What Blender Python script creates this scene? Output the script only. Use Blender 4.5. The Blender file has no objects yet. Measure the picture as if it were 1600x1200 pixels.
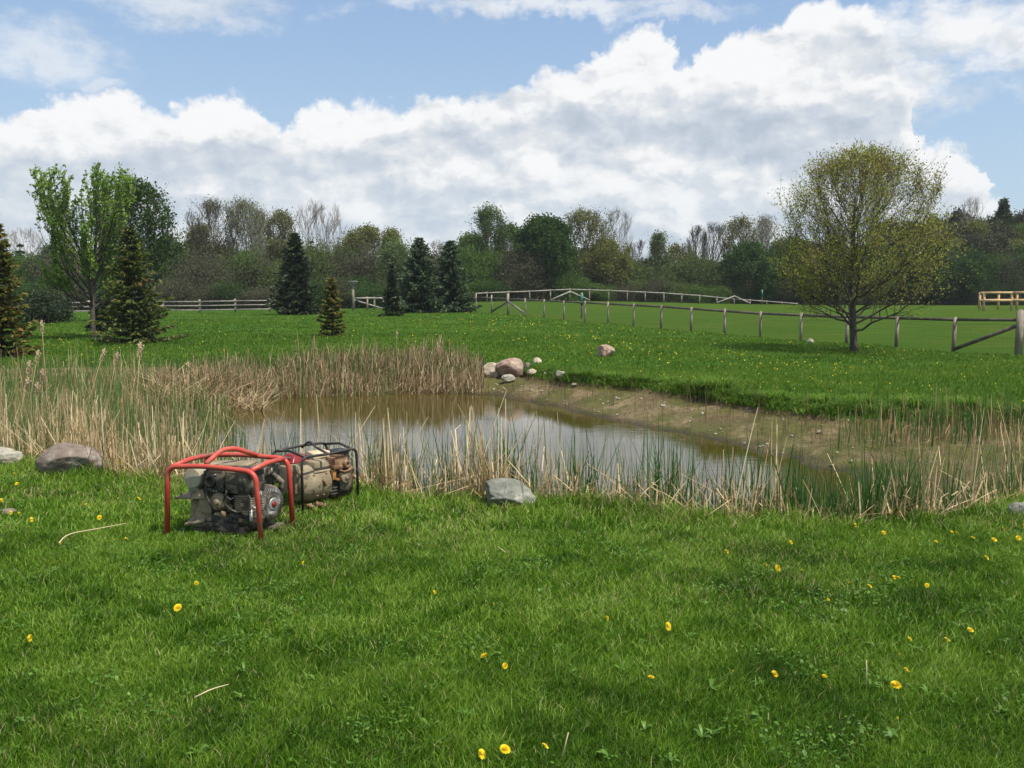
import bpy, math, random
import numpy as np
from mathutils import Vector, Matrix, noise as mnoise

PI = math.pi
R = math.radians
C = bpy.context.scene.collection
sc = bpy.context.scene

# ------------------------------------------------------------------ camera
F = 1443.0                      # focal length in pixels of the 1600 wide photograph
PITCH = math.atan(145 / F)
CAMZ = 1.6
cam_d = bpy.data.cameras.new('camera')
cam = bpy.data.objects.new('camera', cam_d)
C.objects.link(cam)
cam.location = (0, 0, CAMZ)
cam.rotation_euler = (PI / 2 - PITCH, 0, 0)
cam_d.sensor_width = 36
cam_d.lens = F / 1600 * 36
cam_d.clip_start = 0.05
cam_d.clip_end = 5000
sc.camera = cam

# ------------------------------------------------------------------ view, sun, sky
sc.view_settings.view_transform = 'Standard'
sc.view_settings.look = 'None'
sc.view_settings.gamma = 1
sc.view_settings.exposure = 0.27
SUN_EL = R(62)
SUN_AZ = R(122)                 # clockwise from +Y (the way the camera looks)
sd = Vector((math.sin(SUN_AZ) * math.cos(SUN_EL), math.cos(SUN_AZ) * math.cos(SUN_EL), math.sin(SUN_EL)))
sun_d = bpy.data.lights.new('sun', 'SUN')
sun_d.energy = 4.9
sun_d.angle = R(0.55)
sun_d.color = (1.0, 0.94, 0.83)
sun = bpy.data.objects.new('sun', sun_d)
sun.rotation_euler = (-sd).to_track_quat('-Z', 'Y').to_euler()
sun.location = (0, 0, 50)
C.objects.link(sun)

w = bpy.data.worlds.new('World')
sc.world = w
w.use_nodes = True
try:
    w.cycles.sampling_method = 'MANUAL'
    w.cycles.sample_map_resolution = 512
except Exception:
    pass


class NT:
    """tiny helper round a node tree"""
    def __init__(s, tree):
        s.t = tree
        s.t.nodes.clear()

    def n(s, kind, **kw):
        nd = s.t.nodes.new(kind)
        for k, v in kw.items():
            setattr(nd, k, v)
        return nd

    def l(s, a, b):
        s.t.links.new(a, b)

    def put(s, sock, v):
        if isinstance(v, bpy.types.NodeSocket):
            s.l(v, sock)
        elif v is not None:
            sock.default_value = v

    def m(s, op, a, b=None, c=None, clamp=False):
        nd = s.n('ShaderNodeMath', operation=op, use_clamp=clamp)
        for i, v in enumerate((a, b, c)):
            if v is not None:
                s.put(nd.inputs[i], v)
        return nd.outputs[0]

    def vm(s, op, a, b=None):
        nd = s.n('ShaderNodeVectorMath', operation=op)
        s.put(nd.inputs[0], a)
        if b is not None:
            s.put(nd.inputs[1], b)
        return nd.outputs['Value'] if op in ('LENGTH', 'DISTANCE', 'DOT_PRODUCT') else nd.outputs[0]

    def noise(s, vec, scale, detail=4, rough=0.55, lac=2.0, dist=0.0):
        nd = s.n('ShaderNodeTexNoise')
        if vec is not None:
            s.l(vec, nd.inputs['Vector'])
        nd.inputs['Scale'].default_value = scale
        nd.inputs['Detail'].default_value = detail
        nd.inputs['Roughness'].default_value = rough
        nd.inputs['Lacunarity'].default_value = lac
        nd.inputs['Distortion'].default_value = dist
        return nd.outputs['Fac']

    def rng(s, v, a, b, c=0.0, d=1.0, smooth=True):
        nd = s.n('ShaderNodeMapRange', interpolation_type='SMOOTHSTEP' if smooth else 'LINEAR')
        s.put(nd.inputs['Value'], v)
        for k, x in (('From Min', a), ('From Max', b), ('To Min', c), ('To Max', d)):
            s.put(nd.inputs[k], x)
        return nd.outputs[0]

    def mix(s, f, a, b, mode='MIX'):
        nd = s.n('ShaderNodeMix', data_type='RGBA', blend_type=mode)
        s.put(nd.inputs[0], f)
        for i, v in ((6, a), (7, b)):
            if isinstance(v, tuple) and len(v) == 3:
                v = (*v, 1)
            s.put(nd.inputs[i], v)
        return nd.outputs[2]

    def ramp(s, f, stops):
        nd = s.n('ShaderNodeValToRGB')
        el = nd.color_ramp.elements
        while len(el) < len(stops):
            el.new(0.5)
        for e, (p, c) in zip(el, stops):
            e.position = p
            e.color = (*c, 1) if len(c) == 3 else c
        s.put(nd.inputs[0], f)
        return nd.outputs[0]


def px_dir(px, py):
    u = (px - 800) / F
    v = (600 - py) / F
    ca, sa = math.cos(PITCH), math.sin(PITCH)
    return Vector((u, ca + v * sa, -sa + v * ca))


def azel(px, py):
    d = px_dir(px, py).normalized()
    return math.degrees(math.atan2(d.x, d.y)), math.degrees(math.asin(d.z))


def build_world():
    t = NT(w.node_tree)
    out = t.n('ShaderNodeOutputWorld')
    bg = t.n('ShaderNodeBackground')
    bg.inputs['Strength'].default_value = 0.1
    t.l(bg.outputs[0], out.inputs[0])
    sky = t.n('ShaderNodeTexSky', sky_type='NISHITA')
    sky.sun_disc = False
    sky.sun_elevation = SUN_EL
    sky.sun_rotation = SUN_AZ
    sky.air_density = 1.0
    sky.dust_density = 1.6
    sky.ozone_density = 1.2
    tc = t.n('ShaderNodeTexCoord')
    d = tc.outputs['Generated']
    sep = t.n('ShaderNodeSeparateXYZ')
    t.l(d, sep.inputs[0])
    az = t.m('MULTIPLY', t.m('ARCTAN2', sep.outputs[0], sep.outputs[1]), 180 / PI)
    el = t.m('MULTIPLY', t.m('ARCSINE', sep.outputs[2]), 180 / PI)
    pos = t.n('ShaderNodeCombineXYZ')
    t.l(az, pos.inputs[0])
    t.l(el, pos.inputs[1])
    P = pos.outputs[0]
    # warp of the cloud outlines: billows
    wa = t.n('ShaderNodeTexNoise')
    t.l(P, wa.inputs['Vector'])
    wa.inputs['Scale'].default_value = 0.42
    wa.inputs['Detail'].default_value = 8
    wa.inputs['Roughness'].default_value = 0.60
    wo = t.vm('MULTIPLY', t.vm('SUBTRACT', wa.outputs['Color'], (0.5, 0.5, 0.5)), (4.4, 3.6, 0))
    PW = t.vm('ADD', P, wo)
    seW = t.n('ShaderNodeSeparateXYZ')
    t.l(PW, seW.inputs[0])
    azw, elw = seW.outputs[0], seW.outputs[1]
    # top edge of the great cumulus bank as a curve over the azimuth
    top = [(-60, 150), (0, 185), (50, 158), (100, 143), (200, 148), (262, 172), (300, 150), (350, 146), (400, 160),
           (440, 192), (470, 168), (520, 156), (600, 166), (700, 140), (760, 150), (820, 124), (880, 116), (925, 84),
           (960, 56), (1010, 44), (1050, 60), (1078, 96), (1110, 72), (1160, 46), (1220, 26), (1300, -5), (1360, 10),
           (1405, 70), (1432, 150), (1450, 215), (1475, 226), (1515, 232), (1545, 290), (1600, 320), (1660, 300)]
    pts = [azel(a, b) for a, b in top]
    fc = t.n('ShaderNodeFloatCurve')
    cv = fc.mapping.curves[0]
    A0, A1, E1 = -34.0, 34.0, 30.0
    pl = [((a - A0) / (A1 - A0), max(0, e) / E1) for a, e in pts]
    pl = [(0.0, 0.55)] + pl + [(1.0, 0.3)]
    cv.points[0].location = pl[0]
    cv.points[1].location = pl[-1]
    for p in pl[1:-1]:
        cv.points.new(*p)
    fc.mapping.update()
    t.l(t.rng(azw, A0, A1, 0, 1, False), fc.inputs['Value'])
    ctop = t.m('MULTIPLY', fc.outputs[0], E1)
    fld = t.m('SUBTRACT', ctop, elw)
    # beyond the frame: scattered clouds by noise
    gen = t.noise(d, 2.3, 5, 0.6)
    inside = t.rng(t.m('ABSOLUTE', az), 31, 38, 1, 0)
    inside = t.m('MULTIPLY', inside, t.rng(el, 24, 34, 1, 0))
    bank = t.rng(fld, -0.10, 0.55, 0, 1)
    bank = t.m('MULTIPLY', bank, inside)
    out_c = t.m('MULTIPLY', t.rng(gen, 0.46, 0.62, 0, 1), t.m('SUBTRACT', 1.0, inside))
    cov = t.m('MAXIMUM', bank, out_c)

    # thin streaky clouds: puffs (px, py, rx, ry, strength)
    thin = [(60, 80, 120, 50, .6), (300, 8, 160, 34, .62), (850, 8, 330, 20, .75), (1060, 24, 110, 16, .6), (1480, 52, 190, 62, .95), (1590, 66, 170, 60, .95), (1425, 120, 60, 70, .9), (1400, 60, 110, 60, .9), (1500, 150, 60, 16, .3), (150, 132, 40, 16, .5)]
    fine = t.noise(t.vm('MULTIPLY', P, (0.5, 1.1, 0)), 0.9, 6, 0.65)
    for (a, b, rx, ry, s_) in thin:
        ca, ce = azel(a, b)
        q = t.vm('DIVIDE', t.vm('SUBTRACT', PW, (ca, ce, 0)), (rx / F * 57.3, ry / F * 57.3, 1))
        r_ = t.vm('LENGTH', q)
        f_ = t.m('ADD', t.m('SUBTRACT', 1.0, r_), t.m('MULTIPLY', t.m('SUBTRACT', fine, 0.5), 1.7))
        cov = t.m('MAXIMUM', cov, t.rng(f_, -0.15, 0.9, 0, s_))
    # light and shade of the clouds: relief of the noise seen against the sun, white rims, grey bellies
    PR = t.vm('ADD', P, t.vm('MULTIPLY', wo, (0.35, 0.35, 0)))
    PR = t.vm('MULTIPLY', PR, (0.75, 1.25, 0))
    n1 = t.noise(PR, 0.30, 7, 0.56)
    n2 = t.noise(t.vm('ADD', PR, (0.4, 0.9, 0)), 0.30, 7, 0.56)
    rel = t.m('MULTIPLY', t.m('SUBTRACT', n1, n2), 2.5)
    rim = t.rng(fld, 0.2, 3.6, 0.34, 0.0)
    big = t.noise(t.vm('MULTIPLY', P, (0.55, 1.2, 0)), 0.16, 3, 0.5)
    val = t.m('ADD', t.m('ADD', t.m('ADD', 0.56, rel), rim), t.m('MULTIPLY', t.m('SUBTRACT', big, 0.5), 0.7))
    # the whole bank brightens round these places and greys round those
    for (a, b, rx, ry, s_) in [(1000, 100, 90, 60, .35), (1200, 110, 140, 60, .22), (330, 175, 90, 30, .28), (515, 190, 70, 30, .35), (130, 175, 110, 34, .22),
                              (1050, 285, 220, 36, .26), (840, 262, 220, 30, .2), (1480, 262, 60, 36, .3), (500, 285, 110, 22, .16), (160, 215, 110, 18, .16), (1240, 215, 260, 36, -.34),
                              (840, 200, 190, 30, -.2), (360, 225, 120, 18, -.2), (200, 262, 300, 20, -.2), (700, 180, 90, 30, -.06), (130, 190, 60, 14, -.1), (300, 8, 160, 40, -.12)]:
        ca, ce = azel(a, b)
        q = t.vm('DIVIDE', t.vm('SUBTRACT', PW, (ca, ce, 0)), (rx / F * 57.3, ry / F * 57.3, 1))
        g = t.rng(t.vm('LENGTH', q), 0.0, 1.6, s_, 0)
        val = t.m('ADD', val, g)
    ccol = t.ramp(val, [(0.0, (0.50, 0.57, 0.66)), (0.35, (0.62, 0.68, 0.76)), (0.62, (0.76, 0.795, 0.83)), (0.85, (0.93, 0.935, 0.94)), (1.0, (0.98, 0.98, 0.98))])
    # lower part of the bank lets some blue through
    low = t.rng(t.m('ADD', el, t.m('MULTIPLY', n1, 6)), 5.0, 12.0, 0.72, 0.97)
    cov2 = t.m('MULTIPLY', cov, low)
    ccol10 = t.vm('MULTIPLY', ccol, (8.2, 8.2, 8.2))
    skyc = t.mix(0.62, t.vm('MULTIPLY', sky.outputs[0], (1.3, 1.3, 1.3)), t.mix(t.rng(el, 2, 26), (4.1, 5.5, 7.0), (2.3, 3.75, 6.3)))
    col = t.mix(cov2, skyc, ccol10)
    t.l(col, bg.inputs['Color'])


build_world()


# ------------------------------------------------------------------ helpers
def zat(py, Y):
    d = px_dir(800, py)
    return CAMZ + Y * d.z / d.y


def xat(px, py, Y):
    d = px_dir(px, py)
    return Y * d.x / d.y


def gnd(px, py, z=0.0):
    """where the ray of a pixel meets the level z"""
    d = px_dir(px, py)
    t_ = (z - CAMZ) / d.z
    return d.x * t_, d.y * t_


def tag(o, label=None, cat=None, group=None, kind=None):
    if label:
        o['label'] = label
    if cat:
        o['category'] = cat
    if group:
        o['group'] = group
    if kind:
        o['kind'] = kind
    return o


def empty(name, loc, rz=0.0, label=None, cat=None, group=None, s=1.0):
    o = bpy.data.objects.new(name, None)
    C.objects.link(o)
    o.location = loc
    o.rotation_euler = (0, 0, rz)
    o.scale = (s, s, s) if not isinstance(s, tuple) else s
    o.empty_display_size = 0.2
    return tag(o, label, cat, group)


def copy_tree(o, parent=None):
    c = o.copy()
    C.objects.link(c)
    if parent is not None:
        c.parent = parent
    for ch in [x for x in KIDS.get(o.name, [])]:
        k = copy_tree(ch, c)
        KIDS.setdefault(c.name, []).append(k)
    return c


KIDS = {}


class MB:
    """collects geometry (numpy) and links it as ONE mesh object"""
    def __init__(s):
        s.v, s.f3, s.f4, s.a, s.n = [], [], [], [], 0

    def add(s, v, tris=None, quads=None, val=0.5):
        v = np.asarray(v, dtype=np.float32).reshape(-1, 3)
        s.v.append(v)
        if tris is not None and len(tris):
            s.f3.append(np.asarray(tris, dtype=np.int32).reshape(-1, 3) + s.n)
        if quads is not None and len(quads):
            s.f4.append(np.asarray(quads, dtype=np.int32).reshape(-1, 4) + s.n)
        a = np.full(len(v), val, dtype=np.float32) if np.isscalar(val) else np.asarray(val, dtype=np.float32)
        s.a.append(a)
        s.n += len(v)

    def ribbons(s, paths, widths, yaw, val):
        """paths (N,K,3), widths (N,K) full widths, yaw (N,), val (N,)"""
        N, K, _ = paths.shape
        wv = np.stack([np.cos(yaw), np.sin(yaw), np.zeros(N)], 1)[:, None, :] * widths[:, :, None] * 0.5
        v = np.stack([paths - wv, paths + wv], 2).reshape(-1, 3)
        base = (np.arange(N) * 2 * K)[:, None]
        k = np.arange(K - 1) * 2
        q = np.stack([base + k, base + k + 1, base + k + 3, base + k + 2], -1).reshape(-1, 4)
        s.add(v, quads=q, val=np.repeat(val, 2 * K))

    def cards(s, c, size, rng, val, up=0.0, asp=1.0):
        """leaf cards: a diamond of random turn at each centre"""
        N = len(c)
        a = rng.normal(size=(N, 3))
        a[:, 2] *= (1 - up)
        a /= np.linalg.norm(a, axis=1)[:, None] + 1e-9
        b = rng.normal(size=(N, 3))
        b -= (a * b).sum(1)[:, None] * a
        b /= np.linalg.norm(b, axis=1)[:, None] + 1e-9
        size = np.broadcast_to(size, (N,))[:, None]
        a = a * size * 0.5
        b = b * size * 0.5 * asp
        v = np.stack([c - a, c - b * 1.0 + a * .15, c + a, c + b * 1.0 + a * .15], 1).reshape(-1, 3)
        q = np.arange(N * 4).reshape(-1, 4)
        s.add(v, quads=q, val=np.repeat(val, 4))

    def tube(s, pts, rad, n=6, cap=True, val=0.5):
        pts = np.asarray(pts, dtype=float)
        K = len(pts)
        rad = np.broadcast_to(np.asarray(rad, dtype=float), (K,))
        tan = np.gradient(pts, axis=0)
        tan /= np.linalg.norm(tan, axis=1)[:, None] + 1e-12
        ref = np.array([0.0, 0, 1.0]) if abs(tan[0, 2]) < 0.9 else np.array([1.0, 0, 0])
        u = np.cross(ref, tan[0])
        u /= np.linalg.norm(u)
        vs = []
        ang = np.arange(n) * 2 * PI / n
        for i in range(K):
            u = u - tan[i] * np.dot(u, tan[i])
            u /= np.linalg.norm(u) + 1e-12
            v_ = np.cross(tan[i], u)
            vs.append(pts[i] + rad[i] * (np.cos(ang)[:, None] * u + np.sin(ang)[:, None] * v_))
        v = np.concatenate(vs)
        q = []
        j = np.arange(n)
        jn = (j + 1) % n
        for i in range(K - 1):
            q.append(np.stack([i * n + j, i * n + jn, (i + 1) * n + jn, (i + 1) * n + j], 1))
        q = np.concatenate(q)
        tr = []
        if cap:
            for k in range(1, n - 1):
                tr.append((0, k + 1, k))
                b = (K - 1) * n
                tr.append((b, b + k, b + k + 1))
        s.add(v, tris=tr, quads=q, val=val)

    def box(s, c, size, rot=None, taper=1.0, val=0.5):
        x, y, z = [q / 2 for q in size]
        t_ = taper
        v = [Vector(p) for p in [(-x, -y, -z), (x, -y, -z), (x, y, -z), (-x, y, -z), (-x * t_, -y * t_, z), (x * t_, -y * t_, z), (x * t_, y * t_, z), (-x * t_, y * t_, z)]]
        if rot is not None:
            M = Matrix.Rotation(rot[2], 3, 'Z') @ Matrix.Rotation(rot[1], 3, 'Y') @ Matrix.Rotation(rot[0], 3, 'X')
            v = [M @ p for p in v]
        c = Vector(c)
        v = [tuple(p + c) for p in v]
        s.add(v, quads=[(0, 3, 2, 1), (4, 5, 6, 7), (0, 1, 5, 4), (1, 2, 6, 5), (2, 3, 7, 6), (3, 0, 4, 7)], val=val)

    def lathe(s, c, axis, prof, n=20, val=0.5):
        """prof: list of (distance along axis, radius)"""
        ax = np.asarray(axis, dtype=float)
        ax /= np.linalg.norm(ax)
        ref = np.array([0.0, 0, 1.0]) if abs(ax[2]) < 0.9 else np.array([1.0, 0, 0])
        u = np.cross(ref, ax)
        u /= np.linalg.norm(u)
        v_ = np.cross(ax, u)
        ang = np.arange(n) * 2 * PI / n
        ring = np.cos(ang)[:, None] * u + np.sin(ang)[:, None] * v_
        V = np.concatenate([np.asarray(c, dtype=float) + ax * a + ring * r for a, r in prof])
        j = np.arange(n)
        jn = (j + 1) % n
        q = np.concatenate([np.stack([i * n + j, i * n + jn, (i + 1) * n + jn, (i + 1) * n + j], 1) for i in range(len(prof) - 1)])
        tr = []
        b = (len(prof) - 1) * n
        for k in range(1, n - 1):
            tr.append((0, k + 1, k))
            tr.append((b, b + k, b + k + 1))
        s.add(V, tris=tr, quads=q, val=val)

    def build(s, name, mat, parent=None, smooth=False, bevel=0.0):
        me = bpy.data.meshes.new(name)
        v = np.concatenate(s.v) if s.v else np.zeros((0, 3), np.float32)
        f3 = np.concatenate(s.f3) if s.f3 else np.zeros((0, 3), np.int32)
        f4 = np.concatenate(s.f4) if s.f4 else np.zeros((0, 4), np.int32)
        me.vertices.add(len(v))
        me.vertices.foreach_set('co', v.ravel())
        nl = f3.size + f4.size
        me.loops.add(nl)
        me.loops.foreach_set('vertex_index', np.concatenate([f3.ravel(), f4.ravel()]))
        npol = len(f3) + len(f4)
        me.polygons.add(npol)
        st = np.concatenate([np.arange(len(f3)) * 3, f3.size + np.arange(len(f4)) * 4])
        me.polygons.foreach_set('loop_start', st.astype(np.int32))
        at = me.attributes.new('v', 'FLOAT', 'POINT')
        at.data.foreach_set('value', np.concatenate(s.a))
        me.update(calc_edges=True)
        if smooth:
            me.polygons.foreach_set('use_smooth', np.ones(npol, dtype=bool))
        me.materials.append(mat)
        o = bpy.data.objects.new(name, me)
        C.objects.link(o)
        if parent is not None:
            o.parent = parent
            KIDS.setdefault(parent.name, []).append(o)
        if bevel:
            b = o.modifiers.new('bevel', 'BEVEL')
            b.width = bevel
            b.segments = 2
            b.limit_method = 'ANGLE'
            b.angle_limit = R(35)
            b.harden_normals = False
        return o


# ------------------------------------------------------------------ materials
def new_mat(name):
    m = bpy.data.materials.new(name)
    m.use_nodes = True
    t = NT(m.node_tree)
    out = t.n('ShaderNodeOutputMaterial')
    return m, t, out


def leaf_mat(name, stops, trans=0.3, rough=0.55, patch=None, pscale=0.6, spec=0.25):
    """foliage: colour by the leaf's own number v, varied by patches in space"""
    m, t, out = new_mat(name)
    at = t.n('ShaderNodeAttribute', attribute_name='v')
    tc = t.n('ShaderNodeTexCoord')
    col = t.ramp(at.outputs['Fac'], stops)
    if patch is not None:
        f = t.rng(t.noise(tc.outputs['Object'], pscale, 3, 0.6), 0.42, 0.66)
        col = t.mix(f, col, t.mix(0.65, col, patch))
    b = t.n('ShaderNodeBsdfPrincipled')
    b.inputs['Roughness'].default_value = rough
    b.inputs['Specular IOR Level'].default_value = spec
    t.l(col, b.inputs['Base Color'])
    if trans > 0:
        tr = t.n('ShaderNodeBsdfTranslucent')
        t.l(t.mix(1.0, col, (1.0, 1.0, 0.55), 'MULTIPLY'), tr.inputs['Color'])
        mx = t.n('ShaderNodeMixShader')
        mx.inputs[0].default_value = trans
        t.l(b.outputs[0], mx.inputs[1])
        t.l(tr.outputs[0], mx.inputs[2])
        t.l(mx.outputs[0], out.inputs[0])
    else:
        t.l(b.outputs[0], out.inputs[0])
    return m


def surf_mat(name, c1, c2, scale=8.0, rough=0.8, bump=0.3, bscale=30.0, metal=0.0, c3=None, c3_amt=0.6, stretch=(1, 1, 1), spec=0.4, c3scale=3.0, bdist=0.01):
    m, t, out = new_mat(name)
    tc = t.n('ShaderNodeTexCoord')
    vec = t.vm('MULTIPLY', tc.outputs['Object'], stretch)
    f = t.rng(t.noise(vec, scale, 6, 0.62), 0.32, 0.68)
    col = t.mix(f, c1, c2)
    r_ = rough
    if c3 is not None:
        g = t.rng(t.noise(vec, c3scale, 7, 0.68, dist=0.4), c3_amt, c3_amt + 0.08)
        col = t.mix(g, col, c3)
    b = t.n('ShaderNodeBsdfPrincipled')
    t.l(col, b.inputs['Base Color'])
    b.inputs['Metallic'].default_value = metal
    b.inputs['Specular IOR Level'].default_value = spec
    t.put(b.inputs['Roughness'], t.rng(t.noise(vec, scale * 1.7, 4), 0.3, 0.7, max(0, r_ - 0.12), min(1, r_ + 0.1)))
    if bump:
        bp = t.n('ShaderNodeBump')
        bp.inputs['Strength'].default_value = bump
        bp.inputs['Distance'].default_value = bdist
        t.l(t.noise(vec, bscale, 6, 0.65), bp.inputs['Height'])
        t.l(bp.outputs[0], b.inputs['Normal'])
    t.l(b.outputs[0], out.inputs[0])
    return m


M = {}
M['grass'] = leaf_mat('grass_blades', [(0.0, (0.036, 0.090, 0.006)), (0.3, (0.090, 0.195, 0.012)), (0.65, (0.18, 0.31, 0.026)), (0.90, (0.30, 0.41, 0.085)), (0.95, (0.34, 0.31, 0.14)), (1.0, (0.45, 0.39, 0.20))], 0.35, 0.5)
M['grass_far'] = leaf_mat('far_grass_blades', [(0.0, (0.050, 0.115, 0.008)), (0.5, (0.092, 0.178, 0.013)), (0.9, (0.15, 0.235, 0.022)), (1.0, (0.19, 0.25, 0.04))], 0.3, 0.6)
M['reed_dead'] = leaf_mat('dead_reed', [(0.0, (0.17, 0.10, 0.045)), (0.35, (0.36, 0.25, 0.125)), (0.7, (0.55, 0.42, 0.24)), (1.0, (0.78, 0.67, 0.45))], 0.12, 0.6)
M['reed_brown'] = leaf_mat('brown_reed', [(0.0, (0.07, 0.045, 0.022)), (0.4, (0.19, 0.125, 0.065)), (0.75, (0.36, 0.26, 0.145)), (1.0, (0.58, 0.46, 0.28))], 0.1, 0.65)
M['reed_green'] = leaf_mat('green_reed', [(0.0, (0.03, 0.075, 0.022)), (0.5, (0.065, 0.15, 0.038)), (0.9, (0.12, 0.22, 0.05)), (1.0, (0.24, 0.27, 0.09))], 0.3, 0.45)
M['bark'] = surf_mat('bark', (0.065, 0.05, 0.038), (0.14, 0.115, 0.09), 14, 0.9, 0.8, 22, stretch=(1, 1, .25), bdist=.03)
M['bark_pale'] = surf_mat('pale_bark', (0.16, 0.14, 0.12), (0.3, 0.27, 0.235), 3, 0.9, 0)
M['bark_dark'] = surf_mat('dark_bark', (0.045, 0.037, 0.03), (0.1, 0.083, 0.068), 3, 0.9, 0)
M['fence'] = surf_mat('weathered_wood', (0.15, 0.125, 0.098), (0.33, 0.285, 0.23), 6, 0.88, 0.3, 40, stretch=(1, 1, .2), c3=(0.10, 0.09, .075), c3_amt=.6)
M['rail_grey'] = surf_mat('grey_rail_wood', (0.19, 0.17, 0.15), (0.38, 0.35, 0.31), 5, 0.88, 0.2, 30)
M['rail_dark'] = surf_mat('dark_rail_wood', (0.075, 0.062, 0.05), (0.17, 0.145, 0.118), 5, 0.88, 0.2, 30)
M['timber'] = surf_mat('fresh_timber', (0.42, 0.27, 0.13), (0.58, 0.40, 0.21), 4, 0.75, 0.1, 30)
M['wire'] = surf_mat('galvanised_wire', (0.10, 0.10, 0.095), (0.18, 0.18, 0.17), 4, 0.6, 0, metal=.5)

# ------------------------------------------------------------------ terrain
BTOP = -0.60


def _g(lst, z):
    return [gnd(a, b, z) for a, b in lst]


BASIN = np.array([(-20, 11), (-14, 9.7), (-7, 9.1), (-4.8, 8.55), (-3.9, 8.15), (-2.95, 7.65), (-2.2, 7.6), (-1.5, 7.55), (-0.9, 7.2), (-0.05, 6.98), (0.93, 6.7),
                  (1.75, 6.3), (2.15, 6.2), (3.1, 6.45), (3.9, 6.9), (5.5, 8.2), (9, 10), (13, 12.5), (14.5, 15.5)] + _g([(1720, 649), (1600, 650), (1450, 651), (1300, 646), (1150, 625), (1060, 609), (1000, 600), (940, 596), (880, 591), (842, 584), (815, 577), (775, 575), (745, 578), (612, 581), (424, 579), (235, 577)], BTOP) + [(-15.5, 26), (-21, 24)], dtype=float)
WZ = -1.12
WATER = np.array([(-4.4, 12.0), (-3.2, 10.1), (-2.1, 9.4), (-1.0, 9.0), (0, 8.8), (1, 8.6), (2.0, 8.2), (3, 8.6), (4.1, 9.8), (4.9, 11.4)] + _g([(1330, 752), (1265, 729), (1200, 707), (1120, 688), (1000, 666), (940, 653), (880, 640), (820, 626), (765, 618),
                  (700, 615), (650, 614), (550, 616), (437, 620), (326, 627), (322, 642), (330, 668), (335, 700)], WZ), dtype=float)
RIGHT_FENCE = [(9.9, 0)]  # filled below


def seg_dist(P_, poly, closed=True):
    """distance of points to a polyline"""
    out = np.full(len(P_), 1e9)
    n = len(poly)
    for i in range(n if closed else n - 1):
        a, b = poly[i], poly[(i + 1) % n]
        ab = b - a
        t_ = np.clip(((P_ - a) @ ab) / (ab @ ab), 0, 1)
        d = P_ - (a + t_[:, None] * ab)
        out = np.minimum(out, (d * d).sum(1))
    return np.sqrt(out)


def in_poly(P_, poly):
    x, y = P_[:, 0], P_[:, 1]
    c = np.zeros(len(P_), bool)
    n = len(poly)
    for i in range(n):
        x1, y1 = poly[i]
        x2, y2 = poly[(i + 1) % n]
        k = (y1 > y) != (y2 > y)
        with np.errstate(divide='ignore', invalid='ignore'):
            xi = (x2 - x1) * (y - y1) / (y2 - y1 + 1e-12) + x1
        c ^= k & (x < xi)
    return c


def wav(x, y, s, seed=0.0):
    """cheap smooth noise, vectorised, about -1..1"""
    r_ = 0
    a = 1.0
    tot = 0
    for k in range(4):
        th = 1.3 * k + seed * 2.1
        u = (x * math.cos(th) + y * math.sin(th)) / s
        v = (-x * math.sin(th) + y * math.cos(th)) / s
        r_ = r_ + a * np.sin(u * 1.7 + 1.3 * np.sin(v * 1.1 + seed + k)) * np.cos(v * 1.9 + 1.1 * np.sin(u * .9 - seed))
        tot += a
        a *= 0.6
        s *= 0.53
    return r_ / tot * 1.6


CTRL = []
for px_ in (-900, -300, 0, 400, 800, 1200, 1600, 1900, 2500):
    for Y_ in (2, 4, 6, 7.5):
        CTRL.append((px_, Y_, 0.0))
CTRL += [(-900, 12, 0), (2500, 12, 0), (-300, 15, -.3), (1900, 14, -.3), (0, 26, -.6), (400, 25, -.6), (800, 24, -.6), (1000, 22, -.6), (1200, 18.4, -.6), (1600, 16.5, -.62), (-300, 26, -.55), (1450, 17, -.6),
         (1492, 33.5, zat(552, 33.5)), (1594, 31.3, zat(555, 31.3)), (1252, 40.5, zat(534, 40.5)), (1132, 44.7, zat(522, 44.7)), (1033, 50, zat(513, 50)), (914, 56, zat(504, 56)), (794, 65, zat(492, 65)),
         (143, 37.6, zat(528, 37.6)), (10, 31, -.5), (515, 39, zat(525, 39)), (462, 70, zat(492, 70)), (656, 72, zat(488, 72)), (720, 72, zat(487, 72)),
         (100, 80, zat(491, 80)), (250, 80, zat(490, 80)), (430, 80, zat(488, 80)), (-200, 80, zat(491, 80)), (575, 80, zat(486, 80)),
         (860, 95, zat(469, 95)), (951, 98, zat(468, 98)), (760, 92, zat(471, 92)), (1065, 104, zat(472, 104)), (1172, 110, zat(476, 110)), (1250, 115, zat(478, 115)), (1560, 70, zat(482, 70)), (1400, 75, zat(488, 75)), (1200, 80, zat(484, 80)), (1300, 95, zat(482, 95)), (1500, 95, zat(483, 95)), (1700, 95, zat(482, 95)), (1130, 92, zat(482, 92)), (1060, 85, zat(481, 85)), (1000, 78, zat(480, 78)), (1200, 98, zat(482, 98)), (1300, 60, zat(492, 60)), (1550, 55, zat(497, 55)), (1750, 70, zat(482, 70)),
         (0, 130, -.5), (400, 130, -.5), (800, 130, .3), (1200, 150, -.4), (1600, 150, zat(474, 150)), (1400, 150, zat(476, 150)), (1900, 150, zat(474, 150)), (0, 400, 0), (800, 400, 1), (1600, 400, 1), (2200, 300, 1), (-500, 200, 0)]
CT = np.array([(xat(a, 500, b), b, c) for a, b, c in CTRL])


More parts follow.
